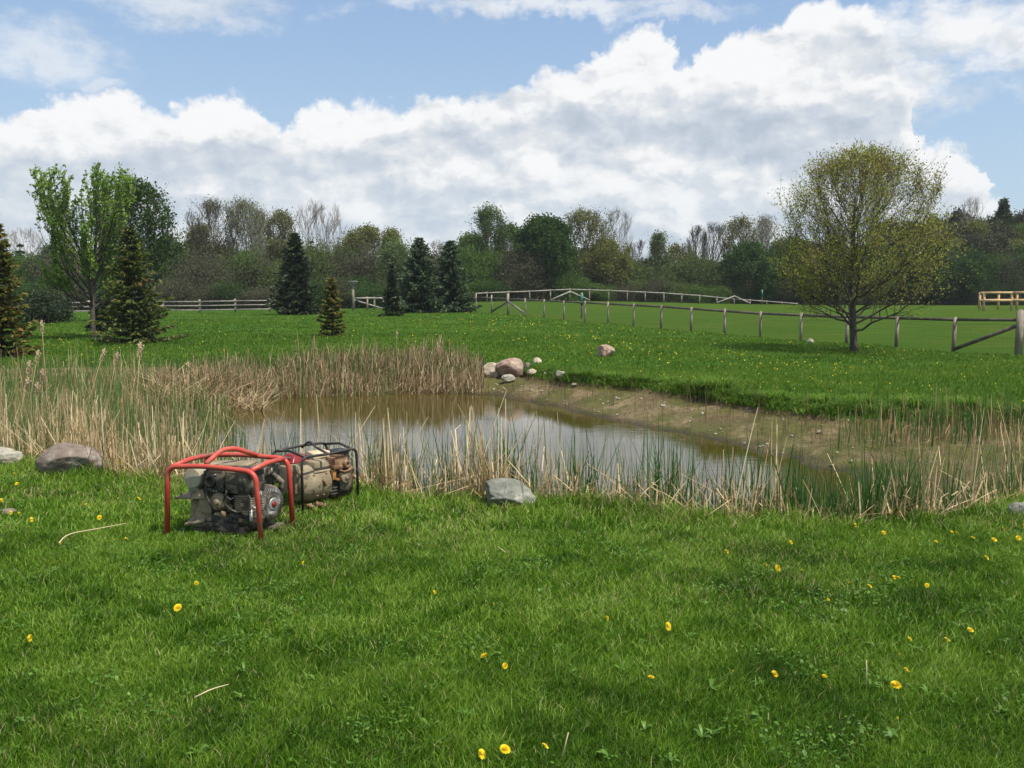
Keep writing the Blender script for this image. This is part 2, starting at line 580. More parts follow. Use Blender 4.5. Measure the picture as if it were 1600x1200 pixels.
def lawn_z(x, y):
    yy = np.maximum(y, 2.0)
    u, v = np.clip(x / yy, -2.5, 2.5) * 1.6, np.log(yy)
    cu, cv = np.clip(CT[:, 0] / CT[:, 1], -2.5, 2.5) * 1.6, np.log(CT[:, 1])
    num = 0
    den = 0
    for a, b, z in zip(cu, cv, CT[:, 2]):
        w_ = 1.0 / ((u - a) ** 2 + (v - b) ** 2 + 0.012) ** 1.6
        num = num + w_ * z
        den = den + w_
    return num / den


def basin_t(x, y):
    """0 on the lawn, 0..1 down the bank, 1 at the water"""
    P_ = np.stack([x, y], 1)
    ib = in_poly(P_, BASIN)
    iw = in_poly(P_, WATER)
    db = seg_dist(P_, BASIN)
    dw = seg_dist(P_, WATER)
    t_ = np.where(ib, db / (db + dw + 1e-6), 0.0)
    t_ = np.where(iw, 1.0, t_)
    return t_, ib, iw, db, dw


def height(x, y, full=False):
    x = np.atleast_1d(np.asarray(x, float))
    y = np.atleast_1d(np.asarray(y, float))
    z = lawn_z(x, y)
    near = (np.abs(x) < 28) & (y > 4) & (y < 30)
    z = z + np.where(y < 40, 0.012, 0.03) * wav(x, y, 1.9) * np.clip(y / 6, 0.4, 1)
    tt = np.zeros_like(x)
    info = (np.zeros_like(x), np.zeros(len(x), bool), np.zeros(len(x), bool), np.full(len(x), 9.), np.full(len(x), 9.))
    if near.any():
        xi = x[near] + 0.13 * wav(x[near], y[near], 0.8, 3) + .04 * wav(x[near], y[near], .25, 5)
        yi = y[near] + 0.13 * wav(x[near], y[near], 0.8, 7)
        t_, ib, iw, db, dw = basin_t(xi, yi)
        farside = (yi > 14) & (xi > 0.1)
        # far bank: a small step at the turf edge, then a gentle mud slope
        prof = np.where(farside, np.where(db < 0.12, 0.30 * np.clip(db / 0.12, 0, 1), 0.30 + 0.70 * t_ ** 1.15), 1 - (1 - t_) ** 1.6)
        prof = np.where(iw, 1.0, np.where(ib, prof, 0.0))
        z0 = z[near]
        marsh = ib & ~iw
        zz = z0 + (WZ + 0.01 - z0) * prof
        zz = zz + np.where(marsh, (0.035 * wav(xi, yi, 0.6, 11) + 0.018 * wav(xi, yi, .2, 4)) * np.clip(t_ * 3, 0, 1), 0)
        zz = np.where(iw, WZ - np.clip(dw * 0.45, 0, 0.5) - 0.01, zz)
        z[near] = zz
        for k, a in enumerate((t_, ib, iw, db, dw)):
            info[k][near] = a
    return (z, info) if full else z


def H(x, y):
    return float(height(x, y)[0])


# lines of the fences in the plan, needed by the ground's colour too
def fenceline_Y(px):
    return 1.0 / (0.01653 + (px - 850) * 2.075e-5)


FRONT_POSTS_PX = [743.8, 768, 794, 821, 850, 881, 914, 950, 990, 1033, 1080, 1132.5, 1188.5, 1252, 1323.7, 1401.7, 1491.7, 1594]
FRONT = [(xat(p, 500, fenceline_Y(p)), fenceline_Y(p)) for p in FRONT_POSTS_PX]


def pasture_mask(x, y):
    (xa, ya), (xb, yb) = FRONT[-1], FRONT[0]
    # far side of the front fence line, right of its left end
    side = (xb - xa) * (y - ya) - (yb - ya) * (x - xa)
    left = x > (xb + (y - yb) * (-0.06)) - 0.5
    return (side < 0) & (left | (y < yb))


def make_ground():
    def axis(a):
        return np.unique(np.concatenate(a))
    xs = axis([np.arange(-900, -120, 60), np.arange(-120, -24, 4.0), np.arange(-24, -9, 0.5), np.arange(-9, 12, 0.11), np.arange(12, 24, 0.5), np.arange(24, 120, 4.0), np.arange(120, 901, 60)])
    ys = axis([np.arange(-300, -8, 30), np.arange(-8, 4, 1.0), np.arange(4, 27, 0.11), np.arange(27, 60, 1.0), np.arange(60, 180, 4.0), np.arange(180, 1300, 60)])
    X, Y = np.meshgrid(xs, ys)
    x, y = X.ravel(), Y.ravel()
    z, (t_, ib, iw, db, dw) = height(x, y, True)
    nx, ny = len(xs), len(ys)
    i = np.arange(nx - 1)[None, :] + (np.arange(ny - 1) * nx)[:, None]
    q = np.stack([i, i + 1, i + nx + 1, i + nx], -1).reshape(-1, 4)
    mb = MB()
    mud = np.where(ib & (db > 0.05), 1.0, 0.0)
    mb.add(np.stack([x, y, z], 1), quads=q, val=mud)
    m, t, out = new_mat('ground')
    tc = t.n('ShaderNodeTexCoord')
    P_ = tc.outputs['Object']
    mu = t.n('ShaderNodeAttribute', attribute_name='v').outputs['Fac']
    pa = t.n('ShaderNodeAttribute', attribute_name='pasture').outputs['Fac']
    wet = t.n('ShaderNodeAttribute', attribute_name='wet').outputs['Fac']
    n1 = t.noise(P_, 0.35, 5, 0.6)
    n2 = t.noise(P_, 6.0, 5, 0.7)
    n3 = t.noise(t.vm('MULTIPLY', P_, (0.25, 1.0, 1.0)), 0.8, 4, 0.6)
    lawn = t.mix(t.rng(n1, .35, .65), (0.036, 0.086, 0.006), (0.054, 0.112, 0.010))
    lawn = t.mix(t.rng(n3, .45, .7, 0, .6), lawn, (0.055, 0.16, 0.025))
    lawn = t.mix(t.rng(n2, .4, .75, 0, .7), lawn, (0.03, 0.075, 0.012))
    past = t.mix(t.rng(n3, .35, .65), (0.045, 0.085, 0.006), (0.072, 0.112, 0.012))
    past = t.mix(t.rng(n2, .40, .75, 0, .7), past, (0.045, 0.075, 0.014))
    past = t.mix(t.rng(t.noise(P_, .09, 5, .6), .42, .62, 0, .55), past, (0.038, 0.10, 0.008))
    g = t.mix(pa, lawn, past)
    # the bare bank: drying mud with mossy film and small chalky crumbs
    nm = t.noise(P_, 1.1, 6, 0.6)
    nb = t.noise(P_, 9.0, 6, 0.7)
    mud_c = t.mix(t.rng(nm, .38, .62), (0.135, 0.098, 0.042), (0.245, 0.185, 0.095))
    mud_c = t.mix(t.rng(t.noise(P_, 0.9, 6, .68, dist=.5), .40, .56, 0, .9), mud_c, (0.095, 0.10, 0.018))
    mud_c = t.mix(t.rng(nb, .46, .66, 0, .75), mud_c, (0.065, 0.047, 0.028))
    cr = t.n('ShaderNodeTexVoronoi', feature='DISTANCE_TO_EDGE')
    t.l(t.vm('ADD', P_, t.vm('MULTIPLY', t.noise(P_, 3, 3), (.3, .3, .3)) if False else (0, 0, 0)), cr.inputs['Vector'])
    cr.inputs['Scale'].default_value = 4.5
    mud_c = t.mix(t.m('MULTIPLY', t.rng(cr.outputs['Distance'], .0, .035, 1, 0), t.rng(n2, .4, .6, 0, .6)), mud_c, (0.05, 0.036, 0.02))
    mud_c = t.mix(wet, mud_c, t.mix(1.0, mud_c, (0.36, 0.24, 0.14), 'MULTIPLY'))
    vo = t.n('ShaderNodeTexVoronoi')
    t.l(P_, vo.inputs['Vector'])
    vo.inputs['Scale'].default_value = 14
    spk = t.m('MULTIPLY', t.rng(vo.outputs['Distance'], .10, .14, 1, 0), t.rng(t.noise(P_, 1.4, 3), .54, .62))
    mud_c = t.mix(t.m('MULTIPLY', spk, .8), mud_c, (0.5, 0.46, 0.38))
    me_ = t.m('ADD', mu, t.m('MULTIPLY', t.m('SUBTRACT', n2, .5), .5))
    col = t.mix(t.rng(me_, .45, .6), g, mud_c)
    b = t.n('ShaderNodeBsdfPrincipled')
    t.l(col, b.inputs['Base Color'])
    t.put(b.inputs['Roughness'], t.m('SUBTRACT', 0.92, t.m('MULTIPLY', wet, .5)))
    t.put(b.inputs['Specular IOR Level'], t.m('ADD', 0.03, t.m('MULTIPLY', mu, .25)))
    bp = t.n('ShaderNodeBump')
    bp.inputs['Strength'].default_value = 0.9
    bp.inputs['Distance'].default_value = 0.09
    t.l(t.m('ADD', t.noise(P_, 7, 6, .7), t.m('MULTIPLY', t.noise(P_, 28, 4, .6), .35)), bp.inputs['Height'])
    t.l(bp.outputs[0], b.inputs['Normal'])
    t.l(b.outputs[0], out.inputs[0])
    o = mb.build('ground', m, smooth=True)
    for nm_, arr in (('pasture', pasture_mask(x, y).astype(np.float32)), ('wet', np.where(ib, np.clip(1 - (z - WZ) / 0.09, 0, 1), 0).astype(np.float32))):
        a = o.data.attributes.new(nm_, 'FLOAT', 'POINT')
        a.data.foreach_set('value', arr.astype(np.float32))
    tag(o, 'green lawn rolling round the pond with a bare mud bank and pasture behind', 'ground', kind='structure')


make_ground()


def make_water():
    mb = MB()
    # a fine enough sheet a little larger than the waterline: the bank cuts it off
    xs = np.linspace(-10.5, 8, 60)
    ys = np.linspace(8.0, 26.2, 60)
    X, Y = np.meshgrid(xs, ys)
    i = np.arange(59)[None, :] + (np.arange(59) * 60)[:, None]
    q = np.stack([i, i + 1, i + 61, i + 60], -1).reshape(-1, 4)
    mb.add(np.stack([X.ravel(), Y.ravel(), np.full(X.size, WZ)], 1), quads=q)
    m, t, out = new_mat('pond_water')
    tc = t.n('ShaderNodeTexCoord')
    P_ = tc.outputs['Object']
    b = t.n('ShaderNodeBsdfPrincipled')
    col = t.mix(t.rng(t.noise(P_, .5, 4), .35, .65), (0.046, 0.037, 0.006), (0.058, 0.043, 0.009))
    t.l(col, b.inputs['Base Color'])
    b.inputs['Roughness'].default_value = 0.03
    b.inputs['IOR'].default_value = 1.40
    bp = t.n('ShaderNodeBump')
    bp.inputs['Strength'].default_value = 0.2
    bp.inputs['Distance'].default_value = 0.02
    r1 = t.noise(t.vm('MULTIPLY', P_, (0.7, 2.4, 1)), 5.0, 3, 0.5)
    calm = t.rng(t.noise(P_, .3, 2), .35, .65, 0.15, 1.0)
    t.l(t.m('MULTIPLY', r1, calm), bp.inputs['Height'])
    t.l(bp.outputs[0], b.inputs['Normal'])
    t.l(b.outputs[0], out.inputs[0])
    o = mb.build('pond_water', m, smooth=True)
    tag(o, 'murky brown pond mirroring the cloudy sky', 'pond', kind='structure')


make_water()

# ------------------------------------------------------------------ grass
def frustum_pts(rng, n, y0, y1, margin=1.12, power=1.0, xr=None):
    """random plan points in the wedge the camera sees (a little wider)"""
    u = rng.random(n)
    y = np.sqrt(y0 ** 2 + u ** power * (y1 ** 2 - y0 ** 2))
    k = 800 / F * margin * 1.02
    x = (rng.random(n) * 2 - 1) * (k * y + 0.25)
    return x, y


def grass_blades(mb, rng, x, y, z, h, wd, lean, val):
    N = len(x)
    yaw = rng.random(N) * PI * 2
    la = rng.random(N) * PI * 2
    ln = h * lean
    lx, ly = np.cos(la) * ln + 0.12 * h, np.sin(la) * ln - .06 * h
    z = z - 0.008
    p = np.zeros((N, 3, 3))
    p[:, 0] = np.stack([x, y, z], 1)
    p[:, 1] = np.stack([x + lx * .32, y + ly * .32, z + h * .58], 1)
    p[:, 2] = np.stack([x + lx, y + ly, z + h * np.sqrt(np.clip(1 - (lean * .6) ** 2, .2, 1))], 1)
    W_ = np.stack([wd, wd * .8, wd * .06], 1)
    mb.ribbons(p, W_, yaw, val)


def lawn_colour(x, y, rng, n):
    base = 0.42 + 0.16 * wav(x, y, 1.1, 1.0) + 0.20 * wav(x, y, .33, 9.) + .10 * wav(x, y, .12, 4.) + .10 * np.clip((y - 4.5) / 3, -0.5, 1)
    v = base + rng.normal(size=n) * 0.20 - .22 * (wav(x, y, .45, 13.) > .45)
    dry = rng.random(n)
    dp = 0.03 + 0.16 * np.clip(wav(x, y, 1.3, 5.0) - .15, 0, 1) + .22 * np.clip((y - 5.6) / 1.6, 0, 1) * np.clip(wav(x, y, .7, 8.0) + .3, 0, 1)
    v = np.clip(v, 0.02, 0.9)
    return np.where(dry < dp, 0.93 + .07 * rng.random(n), v)


def make_grass():
    rng = np.random.default_rng(4)
    mb = MB()
    # near lawn
    for (n, y0, y1, h0, w0) in ((210000, 2.1, 3.9, .040, .0032), (210000, 3.9, 6.0, .043, .0046), (170000, 6.0, 9.6, .050, .0070)):
        x, y = frustum_pts(rng, n, y0, y1)
        z, (t_, ib, iw, db, dw) = height(x, y, True)
        k = ~ib | ((db < .22) & (rng.random(n) > db / .22))
        x, y, z, db = x[k], y[k], z[k], db[k]
        n_ = len(x)
        tuft = np.clip(wav(x, y, .22, 2.0) * .5 + wav(x, y, .7, 6.) * .5, -1, 1)
        h = h0 * (1.0 + .45 * tuft) * (0.6 + .8 * rng.random(n_))
        rim = np.clip(1 - db / .5, 0, 1) * (y > 5)
        h = h * (1 + 1.5 * rim * rng.random(n_))
        wd = w0 * (.6 + .8 * rng.random(n_))
        grass_blades(mb, rng, x, y, z, h, wd, .25 + .65 * rng.random(n_), lawn_colour(x, y, rng, n_))
    o = mb.build('lawn_grass', M['grass'])
    tag(o, 'short green grass of the near lawn with drier straw coloured patches', 'grass', kind='stuff')

    mb = MB()
    for (n, y0, y1, h0, w0) in ((110000, 15, 26, .08, .014), (100000, 26, 40, .075, .024), (60000, 40, 58, .065, .04), (45000, 58, 82, .06, .055)):
        x, y = frustum_pts(rng, n, y0, y1)
        z, (t_, ib, iw, db, dw) = height(x, y, True)
        k = (~ib) & ~pasture_mask(x, y)
        x, y, z = x[k], y[k], z[k]
        n_ = len(x)
        v = np.clip(.5 + .24 * wav(x, y, 2.5, 3.) + .16 * wav(x * .4, y, 5.0, 8.) + .16 * rng.normal(size=n_), 0, .97)
        grass_blades(mb, rng, x, y, z, h0 * (.5 + .8 * rng.random(n_)), w0 * (.5 + rng.random(n_)), .3 + .5 * rng.random(n_), v)
    # the shaggy rim of the far bank
    segs = BASIN[19:31]
    n = 26000
    L = np.linalg.norm(np.diff(segs, axis=0), axis=1)
    ci = rng.choice(len(L), n, p=L / L.sum())
    tt = rng.random(n)
    pt = segs[ci] + (segs[ci + 1] - segs[ci]) * tt[:, None]
    x = pt[:, 0] + rng.normal(size=n) * .16 + .1
    y = pt[:, 1] + np.abs(rng.normal(size=n)) * .35 - .12
    z, (t_, ib, iw, db, dw) = height(x, y, True)
    k = (~ib | (db < .2))
    x, y, z = x[k], y[k], z[k]
    n_ = len(x)
    h = (.09 + .10 * rng.random(n_)) * (1 + .6 * wav(x, y, .6, 1.))
    z = np.maximum(z, lawn_z(x, y) - .07)
    grass_blades(mb, rng, x, y, z, h, .012 + .010 * rng.random(n_), .5 + .8 * rng.random(n_), np.clip(.38 + .2 * wav(x, y, .5, 2.) + .15 * rng.normal(size=n_), 0, .95))
    # a few big tussocks on it
    for (px, py, s_) in ((1125, 617, 1.3), (1350, 643, 1.0), (1050, 604, .8), (1220, 632, .9), (1290, 638, .9), (960, 596, .8), (1430, 645, 1.1), (1520, 645, 1.0)):
        gx, gy = gnd(px, py, BTOP)
        n = int(420 * s_)
        a = rng.random(n) * 2 * PI
        r_ = np.sqrt(rng.random(n)) * .22 * s_
        x, y = gx + np.cos(a) * r_, gy + .25 + np.sin(a) * r_
        z = lawn_z(x, y) - .06
        h = (.22 + .18 * rng.random(n)) * s_
        mbn = len(x)
        p = np.zeros((n, 4, 3))
        out = .25 + .9 * rng.random(n)
        for kk, (q_, hh) in enumerate(((0, 0), (.25, .55), (.65, .88), (1.0, .9))):
            p[:, kk] = np.stack([x + np.cos(a) * h * out * q_, y + np.sin(a) * h * out * q_, z + h * hh - (out * h * .3 * (q_ ** 3))], 1)
        mb.ribbons(p, np.stack([np.full(n, .012), np.full(n, .014), np.full(n, .010), np.full(n, .001)], 1), a + PI / 2, np.clip(.35 + .25 * rng.random(n), 0, 1))
    o = mb.build('far_lawn_grass', M['grass_far'])
    tag(o, 'mown grass of the far lawn hanging shaggy over the mud bank', 'grass', kind='stuff')


make_grass()

# ------------------------------------------------------------------ reeds
def reed_paths(rng, x, y, z, h, lean, bend, dirx=None, K=5, broken=0.0):
    N = len(x)
    a = rng.random(N) * 2 * PI if dirx is None else dirx + rng.normal(size=N) * .7
    t_ = np.linspace(0, 1, K)[None, :]
    lx = (np.cos(a) * lean)[:, None]
    ly = (np.sin(a) * lean)[:, None]
    off = h[:, None] * (t_ + bend[:, None] * t_ ** 2.2)
    px = x[:, None] + lx * off
    py = y[:, None] + ly * off
    pz = z[:, None] + h[:, None] * (t_ - .25 * (bend * lean)[:, None] * t_ ** 2.5)
    p = np.stack([px, py, pz], -1)
    br = rng.random(N) < broken
    if br.any():
        idx = np.where(br)[0]
        k0 = rng.integers(1, K - 1, len(idx))
        for i, k in zip(idx, k0):
            ang = rng.random() * 2 * PI
            drop = rng.uniform(-1.0, .35)
            seg = h[i] * rng.uniform(.12, .3)
            for j in range(k + 1, K):
                p[i, j] = p[i, j - 1] + np.array([math.cos(ang), math.sin(ang), drop]) * seg
                if p[i, j, 2] < z[i] + .02:
                    p[i, j, 2] = z[i] + .02
    return p


def add_reeds(mb, rng, x, y, h, w0, lean, bend, vals, broken=0.0, tip=.15, dirx=None, zoff=0.0):
    z = height(x, y) - .02 + zoff
    z = np.maximum(z, WZ - .12)
    p = reed_paths(rng, x, y, z, h, lean, bend, dirx, broken=broken)
    N, K = p.shape[:2]
    tw = np.linspace(1, 0, K)[None, :] ** .6 * (1 - tip) + tip
    mb.ribbons(p, w0[:, None] * tw, rng.normal(size=N) * .7, vals)


def pts_in(rng, n, fn):
    """n candidate points from fn(rng,n) -> x,y"""
    x, y = fn(rng, n)
    return x, y


def shore_pts(rng, n, px0, px1, d0, d1, clump=None):
    """points along the near shore, d metres beyond the lawn's edge"""
    px = px0 + (px1 - px0) * rng.random(n)
    ybase = np.interp(px, [-100, 0, 100, 235, 477, 600, 790, 1000, 1200, 1300, 1490, 1600, 1700], [8.75, 8.6, 8.25, 7.75, 7.65, 7.3, 7.0, 6.75, 6.35, 6.25, 6.5, 6.95, 7.4])
    y = ybase + d0 + (d1 - d0) * rng.random(n) ** 1.3
    # x from the pixel column at the water's edge
    x = (px - 800) / F * y * 1.005
    if clump is not None:
        s_, th = clump
        k = wav(x, y, s_, 4.2) + .35 * rng.normal(size=n) > th
        x, y, px = x[k], y[k], px[k]
    return x, y, px


def make_reeds():
    rng = np.random.default_rng(11)
    dead = MB()
    green = MB()
    brown = MB()
    # ---- near shore, dense dry stand on the left and behind the pumps
    for (n, a, b, d0, d1, h0, h1, th) in ((3200, 90, 300, .05, 2.2, .4, .85, -.3), (480, 300, 560, .05, 1.8, .35, .95, -.2), (950, 560, 690, .0, 1.6, .3, .85, -.2), (600, 690, 790, .0, 1.6, .3, .85, -.2), (560, 790, 1240, .05, 1.7, .25, .85, -.1),
                                          (150, 1240, 1420, .0, 1.3, .2, .6, .0), (290, 1400, 1680, .05, 2.2, .3, .95, -.1), (1300, -160, 90, .1, 2.0, .4, .85, -.3)):
        x, y, px = shore_pts(rng, n, a, b, d0, d1, (.35, th))
        N = len(x)
        h = h0 + (h1 - h0) * rng.random(N) ** 1.5
        lean = np.abs(rng.normal(size=N)) * .17
        wild = rng.random(N) < .18
        lean = np.where(wild, lean + .8 * rng.random(N), lean)
        wd = .006 + .008 * rng.random(N)
        add_reeds(dead, rng, x, y, h, wd, lean, .2 * rng.random(N), np.clip(.30 + .65 * rng.random(N), 0, 1), broken=.22, tip=.45)
    # litter and stubble at their feet
    for (n, a, b, d1) in ((3000, 60, 780, 1.0), (800, 780, 1240, .7), (900, 1230, 1650, .8)):
        x, y, px = shore_pts(rng, n, a, b, 0.0, d1, (.3, -.3))
        N = len(x)
        h = .12 + .28 * rng.random(N)
        add_reeds(dead, rng, x, y, h, .006 + .009 * rng.random(N), .1 + 1.1 * rng.random(N) ** 2, .6 * rng.random(N), np.clip(.15 + .6 * rng.random(N), 0, 1), broken=.35, tip=.5)
    # ---- green blades of the near shore
    for (n, a, b, d0, d1, h0, h1) in ((1300, 60, 420, .2, 2.2, .4, .95), (1300, 420, 760, .1, 1.9, .4, .95), (2600, 760, 1250, .2, 2.0, .4, 1.0), (2400, 1240, 1450, .1, 2.6, .35, .8), (700, 1440, 1700, .3, 2.8, .35, .8), (600, -160, 90, .2, 2.2, .4, .85)):
        x, y, px = shore_pts(rng, n, a, b, d0, d1, (.3, -.3))
        N = len(x)
        h = h0 + (h1 - h0) * rng.random(N)
        add_reeds(green, rng, x, y, h, .006 + .008 * rng.random(N), np.abs(rng.normal(size=N)) * .16, .8 * rng.random(N), np.clip(.1 + .75 * rng.random(N), 0, 1), tip=.05)
    # ---- left marsh
    for (n, mbx, h0, h1, w0, br, v0) in ((10500, green, .40, .80, .010, .0, .35), (7500, dead, .4, .95, .009, .25, .2), (1500, brown, .4, .8, .010, .3, .3)):
        x = -16.5 + 13.5 * rng.random(n)
        y = 9.0 + 16.5 * rng.random(n)
        z, (t_, ib, iw, db, dw) = height(x, y, True)
        k = ib & (~iw | (dw < .5)) & (np.abs(x / y) < .66)
        if mbx is not green:
            k &= (wav(x, y, 1.0, 2.7) + .4 * rng.normal(size=n) > .05)
        x, y, z = x[k], y[k], z[k]
        N = len(x)
        sc_ = 1 + (y - 9) * .035
        h = h0 + (h1 - h0) * rng.random(N)
        add_reeds(mbx, rng, x, y, h * (.92 if mbx is green else 1), (w0 * .7 + w0 * .6 * rng.random(N)) * sc_, np.abs(rng.normal(size=N)) * .16, .5 * rng.random(N), np.clip(v0 + .65 * rng.random(N), 0, 1), broken=br, tip=.2)
    # ---- far band behind the water, brown and tangled
    n = 9000
    px = 250 + 505 * rng.random(n)
    yb = np.interp(px, [250, 326, 437, 560, 640, 700, 745, 760], [22.2, 22.8, 23.6, 24.2, 24.6, 24.6, 24.3, 24.2])
    y = yb + rng.random(n) ** 1.2 * 2.2
    x = (px - 800) / F * y
    k = wav(x, y, .5, 3.3) + .6 * rng.normal(size=n) > -.5
    x, y, px, yb = x[k], y[k], px[k], yb[k]
    N = len(x)
    h = (.22 + .56 * rng.random(N) ** 1.2) * (1.0 + .35 * wav(x, y, .7, 9.)) * np.where(px > 730, .8, 1)
    add_reeds(brown, rng, x, y, h, .009 + .014 * rng.random(N), np.abs(rng.normal(size=N)) * .22, .5 * rng.random(N), np.clip(.15 + .85 * rng.random(N), 0, 1), broken=.4, tip=.4)
    k = rng.random(N) < .26
    add_reeds(green, rng, x[k], y[k] + .5, h[k] * .95, .012 + .01 * rng.random(k.sum()), .15 * rng.random(k.sum()), .4 * rng.random(k.sum()), .1 + .6 * rng.random(k.sum()), tip=.1)
    # flattened heap left of the water, px 250..400
    n = 1500
    px = 240 + 170 * rng.random(n)
    y = 21.0 + 3.2 * rng.random(n)
    x = (px - 800) / F * y
    h = .2 + .45 * rng.random(n)
    add_reeds(brown, rng, x, y, h, .010 + .014 * rng.random(n), .4 + 1.1 * rng.random(n), .8 * rng.random(n), np.clip(.25 + .75 * rng.random(n), 0, 1), broken=.4, tip=.4, zoff=.12)
    # ---- right marsh: thin shoots standing in mud
    for (n, mbx, h0, h1, x0, w0, br, v0, dens) in ((1500, green, .12, .42, 2.6, .009, 0, .15, 1.0), (2600, brown, .10, .42, 2.6, .008, .2, .1, 1.0), (420, dead, .2, .6, 5.6, .008, .3, .1, 1.0)):
        x = x0 + (13.0 - x0) * rng.random(n)
        y = 8.8 + 8.2 * rng.random(n)
        z, (t_, ib, iw, db, dw) = height(x, y, True)
        ramp = np.clip((x / y - .24) / .2, 0.04, 1) ** 1.5
        k = ib & (rng.random(n) < ramp) & (x / y < .64) & (wav(x, y, .6, 6.) + .6 * rng.normal(size=n) > -.3) & (~iw | (x > 3.4))
        x, y = x[k], y[k]
        N = len(x)
        h = h0 + (h1 - h0) * rng.random(N)
        add_reeds(mbx, rng, x, y, h, w0 * (.6 + .8 * rng.random(N)), np.abs(rng.normal(size=N)) * .15, .4 * rng.random(N), np.clip(v0 + .6 * rng.random(N), 0, 1), broken=br, tip=.2)
    # far right edge of the basin: taller stand against the lawn
    n = 800
    px = 1290 + 340 * rng.random(n)
    y = 14.6 + 1.8 * rng.random(n)
    x = (px - 800) / F * y
    k = rng.random(n) < np.clip((px - 1290) / 120, .15, 1)
    x, y = x[k], y[k]
    N = len(x)
    kk = rng.random(N) < .5
    add_reeds(green, rng, x[kk], y[kk], .3 + .35 * rng.random(kk.sum()), .011 + .008 * rng.random(kk.sum()), .15 * rng.random(kk.sum()), .4 * rng.random(kk.sum()), .15 + .6 * rng.random(kk.sum()), tip=.1)
    kk = ~kk
    add_reeds(dead, rng, x[kk], y[kk], .2 + .45 * rng.random(kk.sum()), .008 + .008 * rng.random(kk.sum()), .2 * rng.random(kk.sum()), .4 * rng.random(kk.sum()), .05 + .55 * rng.random(kk.sum()), broken=.25, tip=.3)
    # thin dark stems along the mud
    n = 260
    px = 740 + 560 * rng.random(n)
    ye = np.interp(px, [740, 880, 1000, 1200, 1300], [24.2, 22.4, 20.3, 17.2, 15.8])
    y = ye + rng.normal(size=n) * .7
    x = (px - 800) / F * y
    add_reeds(brown, rng, x, y, .15 + .45 * rng.random(n), np.full(n, .009), .12 * rng.random(n), .3 * rng.random(n), .05 + .5 * rng.random(n), broken=.1, tip=.5)
    o = dead.build('dead_reeds', M['reed_dead'])
    tag(o, 'dry straw coloured cattail stalks standing and broken round the pond edge', 'reeds', kind='stuff')
    o = green.build('green_reeds', M['reed_green'])
    tag(o, 'fresh green cattail blades growing through the dead stalks', 'reeds', kind='stuff')
    o = brown.build('brown_reeds', M['reed_brown'])
    tag(o, 'tangled brown reeds matted along the far and left shore', 'reeds', kind='stuff')


make_reeds()
# ------------------------------------------------------------------ rocks
def rock_mesh(name, seed, size, mat, cuts=7, rough=.06, parent=None):
    import bmesh
    bm = bmesh.new()
    bmesh.ops.create_icosphere(bm, subdivisions=5, radius=1.0)
    rng = random.Random(seed)
    planes = []
    for i in range(cuts):
        n = Vector((rng.gauss(0, 1), rng.gauss(0, 1), rng.gauss(0, .8))).normalized()
        planes.append((n, rng.uniform(.62, .88)))
    off = Vector((seed * 3.1, seed * 1.7, 0))
    for v in bm.verts:
        p = v.co.copy()
        for n, d in planes:
            k = p.dot(n) - d
            if k > 0:
                p -= n * k * .93
        q = p * (1 + .10 * mnoise.noise(p * 1.3 + off)) + p.normalized() * (rough * mnoise.fractal(p * 3.2 + off, .8, 2.1, 5))
        v.co = Vector((q.x * size[0], q.y * size[1], q.z * size[2]))
    me = bpy.data.meshes.new(name)
    bm.to_mesh(me)
    bm.free()
    for p in me.polygons:
        p.use_smooth = True
    me.materials.append(mat)
    o = bpy.data.objects.new(name, me)
    C.objects.link(o)
    return o


M['rock_grey'] = surf_mat('blue_grey_stone', (0.125, 0.13, 0.108), (0.225, 0.23, 0.19), 7, 0.85, .8, 40, c3=(0.32, 0.31, .26), c3_amt=.56, c3scale=6, bdist=.012)
M['rock_brown'] = surf_mat('mauve_stone', (0.13, 0.10, 0.08), (0.23, 0.185, 0.155), 6, 0.88, .8, 34, c3=(0.30, 0.27, .235), c3_amt=.55, c3scale=5, bdist=.012)
M['rock_pale'] = surf_mat('pale_stone', (0.26, 0.24, 0.18), (0.40, 0.37, 0.29), 9, 0.85, .6, 40, c3=(0.26, 0.27, .24), c3_amt=.55, c3scale=12, bdist=.012)
M['rock_pink'] = surf_mat('pink_granite', (0.24, 0.15, 0.11), (0.38, 0.265, 0.20), 5, 0.88, .7, 24, c3=(0.40, 0.32, .25), c3_amt=.52, c3scale=4, bdist=.02)
M['rock_tan'] = surf_mat('tan_stone', (0.34, 0.27, 0.19), (0.52, 0.44, 0.33), 6, 0.88, .6, 24, c3=(0.2, 0.15, .10), c3_amt=.6, bdist=.02)


def hit(px, py):
    """where the ray of a pixel meets the ground"""
    d = px_dir(px, py)
    ts = np.linspace(3, 60, 1200)
    X, Y, Z = d.x * ts, d.y * ts, CAMZ + d.z * ts
    k = np.argmax(Z < height(X, Y))
    return float(X[k]), float(Y[k])


def boulder(px, pyb, wpx, hpx, label, mat, seed, z=0.0, rz=0.0, depth=.8, sink=.25, rough=.06, cuts=7, rx=0, ry=0):
    """a boulder whose foot meets the ground at a pixel column and row"""
    x, y = hit(px, pyb)
    wd = wpx / F * y
    hh = hpx / F * y
    y += wd * depth * .45
    o = rock_mesh('boulder', seed, (wd / 2 * 1.1, wd / 2 * depth * 1.1, hh / (2 - sink) * 1.12), M[mat], cuts, rough)
    o.location = (x, y, H(x, y) + hh / (2 - sink) * (1 - sink))
    o.rotation_euler = (rx, ry, rz)
    tag(o, label, 'boulder')
    return o


